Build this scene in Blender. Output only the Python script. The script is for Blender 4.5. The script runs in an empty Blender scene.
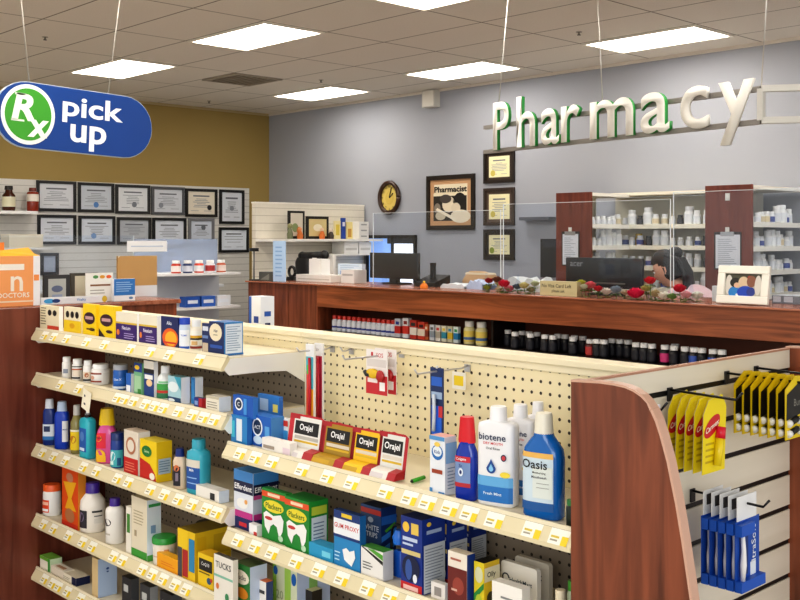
import bpy, bmesh, math, random
from mathutils import Vector, Matrix
random.seed(7)
PI = math.pi
EYE = 1.6
COL = bpy.context.scene.collection
# ------------------------------------------------------------------ where things stand (read off the room's two wall directions)
def rc(x):
    u = x - 400.0
    return -746.1 + .6893*u, 710.0 + .7244*u
def onY(x, y, Y):
    a, b = rc(x); t = Y/b
    return Vector((a*t, Y, EYE - (y-238)*t))
def onX(x, y, X):
    a, b = rc(x); t = X/a
    return Vector((X, b*t, EYE - (y-238)*t))
def onZ(x, y, Z):
    a, b = rc(x); t = (EYE-Z)/(y-238)
    return Vector((a*t, b*t, Z))
# ------------------------------------------------------------------ materials
MC = {}
def lin(h):
    h = h.lstrip('#')
    if len(h) == 3: h = ''.join(c*2 for c in h)
    r = []
    for i in (0, 2, 4):
        c = int(h[i:i+2], 16)/255
        r.append(c/12.92 if c <= .04045 else ((c+.055)/1.055)**2.4)
    return (*r, 1)
def newmat(n):
    m = bpy.data.materials.new(n); m.use_nodes = True
    nt = m.node_tree
    return m, nt, nt.nodes['Principled BSDF']
def mat(h, rough=.45, metal=0, alpha=None):
    k = (h, rough, metal)
    if k in MC: return MC[k]
    m, nt, b = newmat('paint_' + h.lstrip('#'))
    n = nt.nodes.new('ShaderNodeTexNoise'); n.inputs['Scale'].default_value = 9
    tc = nt.nodes.new('ShaderNodeTexCoord'); nt.links.new(tc.outputs['Object'], n.inputs['Vector'])
    mx = nt.nodes.new('ShaderNodeMix'); mx.data_type = 'RGBA'
    c = lin(h)
    mx.inputs['A'].default_value = (c[0]*.95, c[1]*.95, c[2]*.95, 1)
    mx.inputs['B'].default_value = (min(1, c[0]*1.04), min(1, c[1]*1.04), min(1, c[2]*1.04), 1)
    nt.links.new(n.outputs['Fac'], mx.inputs['Factor'])
    nt.links.new(mx.outputs['Result'], b.inputs['Base Color'])
    b.inputs['Roughness'].default_value = rough; b.inputs['Metallic'].default_value = metal
    MC[k] = m
    return m
def wood(name, c1, c2, axis='Z', rough=.35, scale=1.0):
    m, nt, b = newmat(name)
    tc = nt.nodes.new('ShaderNodeTexCoord'); mp = nt.nodes.new('ShaderNodeMapping')
    s = [26*scale]*3; s['XYZ'.index(axis)] = 1.6*scale
    mp.inputs['Scale'].default_value = s
    nt.links.new(tc.outputs['Object'], mp.inputs['Vector'])
    n = nt.nodes.new('ShaderNodeTexNoise'); n.inputs['Scale'].default_value = 1.0; n.inputs['Detail'].default_value = 6; n.inputs['Distortion'].default_value = 1.2
    nt.links.new(mp.outputs['Vector'], n.inputs['Vector'])
    r = nt.nodes.new('ShaderNodeValToRGB'); r.color_ramp.elements[0].position = .32; r.color_ramp.elements[1].position = .7
    r.color_ramp.elements[0].color = lin(c1); r.color_ramp.elements[1].color = lin(c2)
    nt.links.new(n.outputs['Fac'], r.inputs['Fac']); nt.links.new(r.outputs['Color'], b.inputs['Base Color'])
    b.inputs['Roughness'].default_value = rough
    return m
def mth(nt, op, a, bb=None):
    n = nt.nodes.new('ShaderNodeMath'); n.operation = op
    for i, v in enumerate((a, bb)):
        if v is None: continue
        if isinstance(v, (int, float)): n.inputs[i].default_value = v
        else: nt.links.new(v, n.inputs[i])
    return n.outputs[0]
def pegboard(name, base, hole, pitch=.0247, rad=.0036):
    m, nt, b = newmat(name)
    tc = nt.nodes.new('ShaderNodeTexCoord'); sp = nt.nodes.new('ShaderNodeSeparateXYZ'); nt.links.new(tc.outputs['Object'], sp.inputs[0])
    d = []
    for ax in ('X', 'Z'):
        f = mth(nt, 'SUBTRACT', mth(nt, 'FLOORED_MODULO', sp.outputs[ax], pitch), pitch/2)
        d.append(mth(nt, 'MULTIPLY', f, f))
    q = mth(nt, 'LESS_THAN', mth(nt, 'ADD', d[0], d[1]), rad*rad)
    mx = nt.nodes.new('ShaderNodeMix'); mx.data_type = 'RGBA'; nt.links.new(q, mx.inputs['Factor'])
    mx.inputs['A'].default_value = lin(base); mx.inputs['B'].default_value = lin(hole)
    nt.links.new(mx.outputs['Result'], b.inputs['Base Color']); b.inputs['Roughness'].default_value = .5
    return m
def stripes(name, base, line, axis, pitch, wid, off=0, axis2=None, pitch2=1, off2=0, rough=.5, noise=0, c2=None, nscale=30):
    m, nt, b = newmat(name)
    tc = nt.nodes.new('ShaderNodeTexCoord'); sp = nt.nodes.new('ShaderNodeSeparateXYZ'); nt.links.new(tc.outputs['Object'], sp.inputs[0])
    q = mth(nt, 'LESS_THAN', mth(nt, 'FLOORED_MODULO', mth(nt, 'ADD', sp.outputs[axis], -off+wid/2), pitch), wid)
    if axis2:
        q2 = mth(nt, 'LESS_THAN', mth(nt, 'FLOORED_MODULO', mth(nt, 'ADD', sp.outputs[axis2], -off2+wid/2), pitch2), wid)
        q = mth(nt, 'MAXIMUM', q, q2)
    mx = nt.nodes.new('ShaderNodeMix'); mx.data_type = 'RGBA'; nt.links.new(q, mx.inputs['Factor'])
    mx.inputs['A'].default_value = lin(base); mx.inputs['B'].default_value = lin(line)
    if c2:
        n = nt.nodes.new('ShaderNodeTexNoise'); n.inputs['Scale'].default_value = nscale; nt.links.new(tc.outputs['Object'], n.inputs['Vector'])
        m2 = nt.nodes.new('ShaderNodeMix'); m2.data_type = 'RGBA'; nt.links.new(n.outputs['Fac'], m2.inputs['Factor'])
        m2.inputs['A'].default_value = lin(base); m2.inputs['B'].default_value = lin(c2)
        nt.links.new(m2.outputs['Result'], mx.inputs['A'])
    nt.links.new(mx.outputs['Result'], b.inputs['Base Color']); b.inputs['Roughness'].default_value = rough
    return m
def emis(name, h, s):
    m, nt, b = newmat(name)
    b.inputs['Base Color'].default_value = lin(h); b.inputs['Emission Color'].default_value = lin(h); b.inputs['Emission Strength'].default_value = s
    return m
def clear(name, tint='eef6ff', fac=.06, rough=.02):
    m = bpy.data.materials.new(name); m.use_nodes = True; nt = m.node_tree
    for n in list(nt.nodes):
        if n.type != 'OUTPUT_MATERIAL': nt.nodes.remove(n)
    out = [n for n in nt.nodes][0]
    t = nt.nodes.new('ShaderNodeBsdfTransparent'); t.inputs[0].default_value = lin(tint)
    g = nt.nodes.new('ShaderNodeBsdfGlossy'); g.inputs['Roughness'].default_value = rough
    d = nt.nodes.new('ShaderNodeBsdfDiffuse'); d.inputs[0].default_value = lin('e4ecf5')
    lw = nt.nodes.new('ShaderNodeLayerWeight'); lw.inputs['Blend'].default_value = .5
    f = mth(nt, 'ADD', mth(nt, 'MULTIPLY', mth(nt, 'POWER', lw.outputs['Facing'], 4.0), .30), .02)
    a = nt.nodes.new('ShaderNodeMixShader'); nt.links.new(f, a.inputs[0]); nt.links.new(t.outputs[0], a.inputs[1]); nt.links.new(g.outputs[0], a.inputs[2])
    b = nt.nodes.new('ShaderNodeMixShader'); b.inputs[0].default_value = fac; nt.links.new(a.outputs[0], b.inputs[1]); nt.links.new(d.outputs[0], b.inputs[2])
    nt.links.new(b.outputs[0], out.inputs[0])
    return m
CREAM = mat('efe4c4', .4); CREAM2 = mat('f4efe2', .4); WHITE = mat('f2f2f0', .4); BLACK = mat('151515', .4); STEEL = mat('b9b9b9', .3, .8)
WOODV = wood('cherry_laminate', '5c2e1b', '925034', 'Z')
WOODY = wood('cherry_counter', '6a371c', 'a8603a', 'X', scale=.8)
WOODTOP = wood('cherry_counter_top', '8a4f3a', 'b5765a', 'X', .25, .8)
WOODD = wood('cherry_dark', '5e2a1e', '7d4232', 'Z')
# ------------------------------------------------------------------ text
TX = {}
def text(s, thick=0.0):
    """glyph outline as flat triangles, box-normalised: width, height, verts (0..w, 0..h), faces"""
    k = (s, thick)
    if k in TX: return TX[k]
    cu = bpy.data.curves.new('lettering', 'FONT'); cu.body = s; cu.resolution_u = 4 if thick > .015 else 2; cu.offset = thick; cu.fill_mode = 'FRONT'
    ob = bpy.data.objects.new('lettering', cu); me = ob.to_mesh()
    vs = [(v.co.x, v.co.y) for v in me.vertices]; fs = [tuple(p.vertices) for p in me.polygons]
    ob.to_mesh_clear(); bpy.data.objects.remove(ob); bpy.data.curves.remove(cu)
    x0 = min(v[0] for v in vs); x1 = max(v[0] for v in vs); y0 = min(v[1] for v in vs); y1 = max(v[1] for v in vs)
    TX[k] = (x1-x0, y1-y0, [(v[0]-x0, v[1]-y0) for v in vs], fs)
    return TX[k]
# ------------------------------------------------------------------ mesh collector
class MB:
    def __init__(s): s.v = []; s.f = []; s.m = []; s.mats = []; s.sm = []
    def mi(s, m):
        if m not in s.mats: s.mats.append(m)
        return s.mats.index(m)
    def add(s, vs, fs, m, smooth=False):
        o = len(s.v); s.v += [tuple(v) for v in vs]; i = s.mi(m)
        for f in fs: s.f.append([o+a for a in f]); s.m.append(i); s.sm.append(smooth)
        return s
    def box(s, x0, x1, y0, y1, z0, z1, m, ms=None):
        vs = [(x0,y0,z0),(x1,y0,z0),(x1,y1,z0),(x0,y1,z0),(x0,y0,z1),(x1,y0,z1),(x1,y1,z1),(x0,y1,z1)]
        fs = [(0,3,2,1),(4,5,6,7),(0,1,5,4),(1,2,6,5),(2,3,7,6),(3,0,4,7)]   # bottom top front(-Y) +X back -X
        if ms is None: return s.add(vs, fs, m)
        o = len(s.v); s.v += vs
        for f, k in zip(fs, ms): s.f.append([o+a for a in f]); s.m.append(s.mi(k)); s.sm.append(False)
        return s
    def quad(s, a, b, c, d, m): return s.add([a, b, c, d], [(0,1,2,3)], m)
    def tube(s, pts, r, m, n=8):
        pts = [Vector(p) for p in pts]; vs = []; fs = []
        for i, p in enumerate(pts):
            t = (pts[min(i+1, len(pts)-1)] - pts[max(i-1, 0)]).normalized()
            a = t.orthogonal().normalized() if i == 0 else (a - t*a.dot(t)).normalized()
            b = t.cross(a)
            rr = r[i] if isinstance(r, (list, tuple)) else r
            for k in range(n):
                an = 2*PI*k/n; vs.append(p + (a*math.cos(an) + b*math.sin(an))*rr)
        for i in range(len(pts)-1):
            for k in range(n):
                fs.append((i*n+k, i*n+(k+1) % n, (i+1)*n+(k+1) % n, (i+1)*n+k))
        fs.append(tuple(range(n))[::-1]); fs.append(tuple((len(pts)-1)*n+k for k in range(n)))
        return s.add(vs, fs, m, True)
    def loft(s, secs, m, n=24, c=(0,0,0), capb=True, capt=True):
        """secs: (z, halfw, halfd, exponent[, dx, dy])"""
        vs = []; fs = []
        for q in secs:
            z, a, b, e = q[:4]; dx, dy = (q[4], q[5]) if len(q) > 4 else (0, 0)
            for k in range(n):
                p = sect(a, b, e, 2*PI*k/n); vs.append((c[0]+p[0]+dx, c[1]+p[1]+dy, c[2]+z))
        L = len(secs)
        for i in range(L-1):
            for k in range(n): fs.append((i*n+k, i*n+(k+1) % n, (i+1)*n+(k+1) % n, (i+1)*n+k))
        s.add(vs, fs, m, True)
        if capb: s.add(vs[:n], [tuple(range(n))[::-1]], m)
        if capt: s.add(vs[-n:], [tuple(range(n))], m)
        return s
    def ball(s, c, r, m, n=12, k=8):
        rx, ry, rz = r if isinstance(r, (tuple, list)) else (r, r, r)
        secs = [(-math.cos(PI*i/k)*rz, max(1e-4, math.sin(PI*i/k)*rx), max(1e-4, math.sin(PI*i/k)*ry), 2) for i in range(k+1)]
        return s.loft(secs, m, n, c)
    def text(s, st, fn, w, h, m, thick=.0, mode='fit'):
        """fit text in w x h centred, fn maps (x,y) centred plane coords to 3D"""
        tw, th, vs, fs = text(st, thick)
        k = min(w/tw, h/th) if mode == 'fit' else None
        kx, ky = (k, k) if k else (w/tw, h/th)
        return s.add([fn((x-tw/2)*kx, (y-th/2)*ky) for x, y in vs], fs, m)
    def ext(s, prof, axis, a, b, m):
        """extrude a 2D profile along X (prof in y,z) or Y (prof in x,z)"""
        n = len(prof)
        g = (lambda p, t: (t, p[0], p[1])) if axis == 'X' else (lambda p, t: (p[0], t, p[1]))
        vs = [g(p, a) for p in prof] + [g(p, b) for p in prof]
        fs = [(i, (i+1) % n, n+(i+1) % n, n+i) for i in range(n)] + [tuple(range(n))[::-1], tuple(range(n, 2*n))]
        return s.add(vs, fs, m)
    def mesh(s, name):
        me = bpy.data.meshes.new(name); me.from_pydata(s.v, [], s.f)
        for m in s.mats: me.materials.append(m)
        me.polygons.foreach_set('material_index', s.m); me.polygons.foreach_set('use_smooth', s.sm)
        me.update(); return me
    def fix(s, me):
        bm = bmesh.new(); bm.from_mesh(me); bmesh.ops.recalc_face_normals(bm, faces=bm.faces); bm.to_mesh(me); bm.free(); return me
    def build(s, name, parent=None, loc=None, rz=0, bevel=0, kind=None):
        o = bpy.data.objects.new(name, s.fix(s.mesh(name))); COL.objects.link(o)
        if parent: o.parent = parent
        if loc is not None: o.location = loc
        if rz: o.rotation_euler = (0, 0, rz)
        if bevel:
            b = o.modifiers.new('bevel', 'BEVEL'); b.width = bevel; b.segments = 2; b.limit_method = 'ANGLE'
        if kind: o['kind'] = kind
        return o
def sect(a, b, e, an):
    c, q = math.cos(an), math.sin(an)
    return (a*math.copysign(abs(c)**(2/e), c), b*math.copysign(abs(q)**(2/e), q))
def tag(o, label, cat, group=None):
    o['label'] = label; o['category'] = cat
    if group: o['group'] = group
    return o
def thing(name, label, cat, loc=(0,0,0), rz=0, group=None):
    o = bpy.data.objects.new(name, None); COL.objects.link(o); o.location = loc; o.rotation_euler = (0,0,rz)
    o.empty_display_size = .05
    return tag(o, label, cat, group)
def dup(r, loc, rz=0, label=None, scale=None):
    c = r.copy(); COL.objects.link(c); c.location = loc; c.rotation_euler = (0,0,rz)
    if label: c['label'] = label
    if scale: c.scale = scale
    for ch in list(r.children):
        d = ch.copy(); COL.objects.link(d); d.parent = c
        for g in list(ch.children):
            e = g.copy(); COL.objects.link(e); e.parent = d
    return c
ARC = {}
def arcpt(a, b, e, s):
    """point on the section at arc length s from the middle of its front (-Y); positive s goes to +X"""
    k = (round(a, 6), round(b, 6), e)
    if k not in ARC:
        pts = [sect(a, b, e, -PI/2+PI*2*i/240) for i in range(121)]; L = [0]
        for i in range(120): L.append(L[-1]+math.dist(pts[i], pts[i+1]))
        ARC[k] = (pts, L)
    pts, L = ARC[k]; q = min(abs(s), L[-1]-1e-7); i = 0
    while i < 119 and L[i+1] < q: i += 1
    f = (q-L[i])/max(1e-9, L[i+1]-L[i]); x = pts[i][0]+(pts[i+1][0]-pts[i][0])*f; y = pts[i][1]+(pts[i+1][1]-pts[i][1])*f
    return (math.copysign(x, s), y)
def quarter(a, b, e):
    arcpt(a, b, e, 0); return ARC[(round(a, 6), round(b, 6), e)][1][60]
# ------------------------------------------------------------------ cartons
def face_fn(face, w, d, h, e=.0005):
    if face == 'F': return (lambda u, v: (-w/2+u*w, -d/2-e, v*h)), w, h
    if face == 'S': return (lambda u, v: (w/2+e, -d/2+u*d, v*h)), d, h
    return (lambda u, v: (-w/2+u*w, -d/2+v*d, h+e)), w, d
def prints(mb, P, w, d, h):
    e = .0004
    for p in P:
        e += .0002
        fn, W, H = face_fn(p[0], w, d, h, e)
        if p[1] == 'o':
            _, _, cu, cv, ru, rv, c = p
            mb.add([fn(cu+ru*math.cos(2*PI*k/16), cv+rv*math.sin(2*PI*k/16)) for k in range(16)], [tuple(range(16))], mat(c))
        elif p[1] == 'p':
            mb.add([fn(a, b) for a, b in p[2]], [tuple(range(len(p[2])))], mat(p[3]))
        elif p[1] == 't':
            _, _, st, cu, cv, fw, fh, c = p[:8]
            mb.text(st, lambda x, y: fn(cu+x/W, cv+y/H), fw*W, fh*H, mat(c), .012)
        elif p[1] == 'v':   # text running up
            _, _, st, cu, cv, fw, fh, c = p[:8]
            mb.text(st, lambda x, y: fn(cu-y/W, cv+x/H), fh*H, fw*W, mat(c), .012)
        elif p[1] == 'l':   # lines of small print
            _, _, u0, v0, u1, v1, n, c = p
            for k in range(n):
                a = v0+(v1-v0)*(k+.25)/n; b = v0+(v1-v0)*(k+.6)/n; r = u1-(u1-u0)*random.random()*.3
                mb.quad(fn(u0, a), fn(r, a), fn(r, b), fn(u0, b), mat(c))
        else:
            _, u0, v0, u1, v1, c = p
            mb.quad(fn(u0, v0), fn(u1, v0), fn(u1, v1), fn(u0, v1), mat(c))
BACK = 1.705; FRONT = 1.478
def carton(name, label, cat, z, px, base, P=(), side=None, top=None, ymin=None, dmax=None, back=None, rz=0, group=None):
    x0, xm, x1, yt, yb = px
    ymin = FRONT if ymin is None else ymin
    c = onZ(xm, yb, z)
    if c.y < ymin or yb > 640:
        c = onY(xm, 300, ymin)
    a, b = rc(xm); t = c.y/b
    h = (EYE-z) - (yt-238)*t
    xa = onY(x0, 0, c.y).x; w = c.x-xa
    yb2 = onX(x1, 0, c.x).y; d = yb2-c.y
    if dmax: d = min(d, dmax)
    bk = BACK if back is None else back
    if c.y+d > bk: d = max(.012, bk-c.y)
    mb = MB(); B = mat(base); S = mat(side or base); T = mat(top or base)
    mb.box(-w/2, w/2, -d/2, d/2, 0, h, B, [B, T, B, S, B, S])
    prints(mb, P, w, d, h)
    o = mb.build(name, None, ((xa+c.x)/2, c.y+d/2, z), rz)
    return tag(o, label, cat, group)
# ------------------------------------------------------------------ bottles
ST = {
 'pill': ([(0,.9),(.03,1),(.70,1),(.75,.93),(.79,.7),(.80,.7)], [(.785,.84),(.97,.84),(1,.78)]),
 'wide': ([(0,.92),(.03,1),(.72,1),(.78,.94),(.80,.9)], [(.79,.98),(.98,.98),(1,.92)]),
 'wash': ([(0,.9),(.025,1),(.58,1),(.66,.94),(.73,.74),(.78,.5),(.83,.42)], [(.80,.46),(.98,.40),(1,.36)]),
 'square': ([(0,.92),(.02,1),(.79,1),(.83,.95),(.85,.6),(.86,.42)], [(.855,.44),(.99,.40),(1,.36)]),
 'long': ([(0,.9),(.02,1),(.68,1),(.76,.9),(.80,.66)], [(.795,.72),(.97,.62),(1,.56)]),
 'redcap': ([(0,.9),(.02,1),(.45,1),(.58,.92),(.66,.72),(.70,.64)], [(.69,.78),(.72,.80),(.98,.62),(1,.58)]),
 'pump': ([(0,.92),(.03,1),(.74,1),(.80,.88),(.83,.4)], [(.82,.3),(.9,.3),(.905,.18),(1,.16)]),
 'jug': ([(0,.9),(.03,1),(.52,1),(.64,.96),(.76,.62),(.80,.44)], [(.79,.56),(.98,.54),(1,.48)]),
 'shoul': ([(0,.9),(.02,1),(.70,1),(.77,.95),(.81,.7),(.83,.52)], [(.825,.56),(.97,.56),(1,.5)]),
 'lid': ([(0,.93),(.03,.96),(.78,1)], [(.77,1.06),(.96,1.06),(1,1.0)]),
}
def bottle(name, label, cat, z, px, style, body, cap, L=(), dr=1.0, e=2.0, rz=0, ymin=None, extra=None, group=None, bmat=None, back=None):
    x0, x1, yt, yb = px; xc = (x0+x1)/2
    P = onZ(xc, yb, z); a, b = rc(xc); y0 = P.y
    if ymin is not None: y0 = max(y0, ymin)
    v = math.atan2(-a, b); r = math.radians(rz); q = e/(e-1)
    k = ((abs(math.cos(v-r)))**q+(dr*abs(math.sin(v-r)))**q)**(1/q)
    t = y0/b; cy = y0
    for _ in range(4):
        W = (x1-x0)*t/k*.97; D = W*dr
        ext = ((D/2*abs(math.cos(r)))**q+(W/2*abs(math.sin(r)))**q)**(1/q)+.001
        cy = y0+ext*.8
        lo = (FRONT if ymin is None else ymin)+ext; hi = (BACK if back is None else back)-ext
        cy = min(max(cy, lo), hi); t = cy/b
    c = Vector((a*t, cy, z)); h = (EYE-z)-(yt-238)*t
    root = thing(name, label, cat, c, r, group)
    sb, sc = ST[style]
    BM = bmat or mat(body, .3)
    MB().loft([(q[0]*h, W/2*q[1], D/2*q[1]*(1 if q[1] > .8 else min(1, .5/dr*1.0 if dr < .7 else 1)), e if q[1] > .8 else 2) if False else
               (q[0]*h, *neck(W, D, q[1]), e if q[1] > .85 else 2) for q in sb], BM, 28).build('body', root)
    cm = MB(); cm.loft([(q[0]*h, *neck(W, D, q[1]), 2) for q in sc], mat(cap, .35), 24)
    cm.build('cap', root)
    if L:
        lb = MB(); ee = .0004
        def at(ang, zf, off):
            # ang degrees, 0 = front
            zz = zf; s = 1
            for i in range(len(sb)-1):
                if sb[i][0] <= zz <= sb[i+1][0]:
                    f = (zz-sb[i][0])/(sb[i+1][0]-sb[i][0]); s = sb[i][1]+(sb[i+1][1]-sb[i][1])*f
            A, Bb = neck(W, D, s)
            A, Bb = A+off, Bb+off
            p = arcpt(A, Bb, e, ang/90*quarter(A, Bb, e))
            return (p[0], p[1], zz*h)
        QL = quarter(W/2, D/2, e)
        for p in L:
            ee += .0003
            if p[0] == 't':
                _, st, ac, zc, aw, fh, c = p
                arc = W if e > 2.5 else W*1.0
                tw = aw/90*QL
                lb.text(st, lambda x, y: at(ac + x/QL*90, zc+y/h, ee+.0003), tw, fh*h, mat(c), .012)
            elif p[0] == 'd':      # a drop, round below and pointed above
                _, ac, zc, ra, rzz, c = p
                pts_ = [(math.cos(q*PI/8-PI*1.0)*1.0, math.sin(q*PI/8-PI)) for q in range(9)]+[(.72, .45), (.36, 1.0), (0, 1.7), (-.36, 1.0), (-.72, .45)]
                lb.add([at(ac+ra*u_, zc+rzz*w_, ee) for u_, w_ in pts_], [tuple(range(len(pts_)))], mat(c))
            elif p[0] == 'o':
                _, ac, zc, ra, rzz, c = p
                lb.add([at(ac+ra*math.cos(2*PI*q/20), zc+rzz*math.sin(2*PI*q/20), ee) for q in range(20)], [tuple(range(20))], mat(c))
            else:
                a0, z0, a1, z1, c = p; n = 10
                for q in range(n):
                    u = a0+(a1-a0)*q/n; w_ = a0+(a1-a0)*(q+1)/n
                    for zi in range(4):
                        za = z0+(z1-z0)*zi/4; zb = z0+(z1-z0)*(zi+1)/4
                        lb.quad(at(u, za, ee), at(w_, za, ee), at(w_, zb, ee), at(u, zb, ee), mat(c))
        lb.build('label', root)
    if extra: extra(root, W, D, h)
    return root
def neck(W, D, s):
    a = W/2*s; b = D/2*s
    if s < .85 and D < W*.8:      # narrow necks go round
        f = min(1, (.85-s)/.3); rr = max(a, b) if D > W*.5 else a
        b = b*(1-f)+min(a, D/2)*f
    return a, b
# ================================================================== the room
WY = 7.45; WX = -10.13; CZ = 3.1; RX = 2.2; FY = -3.0
def wallmat(n, a, b):
    m, nt, p = newmat(n)
    tc = nt.nodes.new('ShaderNodeTexCoord'); no = nt.nodes.new('ShaderNodeTexNoise'); no.inputs['Scale'].default_value = 1.2
    nt.links.new(tc.outputs['Object'], no.inputs['Vector'])
    mx = nt.nodes.new('ShaderNodeMix'); mx.data_type = 'RGBA'; nt.links.new(no.outputs['Fac'], mx.inputs['Factor'])
    mx.inputs['A'].default_value = lin(a); mx.inputs['B'].default_value = lin(b)
    nt.links.new(mx.outputs['Result'], p.inputs['Base Color']); p.inputs['Roughness'].default_value = .7
    return m
BLUE = wallmat('blue_grey_paint', '9ca0aa', 'a8aab0'); OLIVE = wallmat('olive_paint', '9c854c', 'a58e55')
MB().box(WX-.1, RX+.1, WY, WY+.1, 0, CZ, BLUE).build('wall_back', kind='structure')
MB().box(WX-.1, WX, FY, WY, 0, CZ, OLIVE).build('wall_left', kind='structure')
FLO = stripes('floor_tiles', 'b8b0a2', '948c80', 'X', .305, .004, 0, 'Y', .305, 0, .3, c2='a9a193')
MB().box(WX-.1, RX+.1, FY, WY, -.05, 0, FLO).build('floor', kind='structure')
CEI = stripes('ceiling_tiles', 'e6e0d8', '857c72', 'X', 1.0, .013, -8.8, 'Y', .565, 4.22, .85, c2='d8d2c8', nscale=90)
MB().box(WX-.1, RX+.1, FY, WY, CZ, CZ+.08, CEI).build('ceiling', kind='structure')
MB().box(WX, RX, WY-.012, WY, 0, .1, mat('5a4a40')).build('baseboard_back', kind='structure')
MB().box(WX, WX+.012, FY, WY-.012, 0, .1, mat('5a4a40')).build('baseboard_left', kind='structure')
MB().box(WX, RX, WY-.02, WY, CZ-.025, CZ, mat('d6cec2')).build('trim_1', kind='structure')
MB().box(WX, WX+.02, FY, WY-.02, CZ-.025, CZ, mat('b3a07a')).build('trim_2', kind='structure')
# lights
DIFF = emis('light_diffuser', 'fff8ee', 11.5)
words = {(-8.8, 4.22): 'ceiling light panel above the blue hanging sign, left one of the nearer row',
 (-6.8, 4.22): 'large bright ceiling light panel at top centre left, second of the nearer row',
 (-4.8, 4.22): 'ceiling light panel cut off by the top edge of the photo',
 (-8.8, 6.48): 'small far ceiling light panel next to the corner of the two walls',
 (-6.8, 6.48): 'ceiling light panel over the small white box on the blue grey wall',
 (-4.8, 6.48): 'ceiling light panel over the white hanging letters, nearest the blue grey wall on the right'}
for ix in range(-1, 4):
    for iy in range(-2, 2):
        x = -8.8+2*(ix+0); y = 4.22+2.26*iy
        if ix < 0: continue
        lab = words.get((round(x, 1), round(y, 2)), 'unseen ceiling light panel added to light the open shop area')  # panels out of view repeat the grid, added for illumination
        t = thing('ceiling_light', lab, 'light', (x+.5, y+.2825, CZ), 0, 'ceiling light panels')
        f = MB()
        for a, b, c, d in ((-.49,.49,-.275,-.25), (-.49,.49,.25,.275), (-.49,-.465,-.25,.25), (.465,.49,-.25,.25)):
            f.box(a, b, c, d, -.012, 0, mat('e8e2d6'))
        f.build('frame', t)
        MB().box(-.465, .465, -.25, .25, -.006, -.001, DIFF).build('diffuser', t)
v = thing('ceiling_vent', 'square grey louvred air vent in the ceiling', 'vent', (-8.08, 5.63, CZ))
f = MB()
for a, b, c, d in ((-.27,.27,-.27,-.24), (-.27,.27,.24,.27), (-.27,-.24,-.24,.24), (.24,.27,-.24,.24)): f.box(a, b, c, d, -.012, 0, mat('a39a8d'))
f.build('frame', v)
f = MB()
for k in range(8): f.box(-.24, .24, -.23+.06*k, -.2+.06*k, -.01, -.002, mat('8d857a'))
f.box(-.24, .24, -.24, .24, -.002, -.0005, mat('2b2825')); f.build('louvre', v)
for (x, y, w) in ((45, 37, 'above the blue sign'), (579, 32, 'left of the light panel above the white letters'), (321, 80, 'beside the farthest light panel'), (209, 101, 'near the top of the olive wall')):
    p = onZ(x, y, CZ)
    s = thing('sprinkler_head', 'small metal sprinkler head in the ceiling '+w, 'sprinkler', (p.x, p.y, CZ))
    MB().loft([(-.003,.02,.02,2),(0,.024,.024,2)], mat('8a8378'), 16).build('escutcheon', s)
    MB().tube([(0,0,-.003),(0,0,-.02)], .006, mat('55504a')).loft([(-.024,.014,.014,2),(-.02,.014,.014,2)], mat('55504a'), 12).build('nozzle', s)
# drive-up window in the back wall
w = MB(); a = onY(366, 237, WY-.03); b = onY(415, 257, WY-.03)
x0, x1, z0, z1 = a.x, b.x, 1.05, a.z+.02
w.box(x0, x1, WY-.03, WY-.001, z1-.035, z1, BLACK); w.box(x0, x1, WY-.03, WY-.001, z0, z0+.03, BLACK)
xm = x0+(x1-x0)*.52
for q in (x0, xm, x1-.03): w.box(q, q+.03, WY-.03, WY-.001, z0, z1, BLACK)
w.box(xm-.06, x1, WY-.028, WY-.002, z1-.09, z1-.03, mat('2c3036'))
o = w.build('window_1', kind='structure')
MB().box(x0+.03, xm, WY-.012, WY-.006, z0+.03, z1-.03, emis('sky_pane', '7f9fd0', .9)).build('pane', o)
MB().box(xm+.03, x1-.03, WY-.012, WY-.006, z0+.03, z1-.03, emis('bright_pane', 'f4f7ff', 1.3)).build('pane', o)
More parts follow.
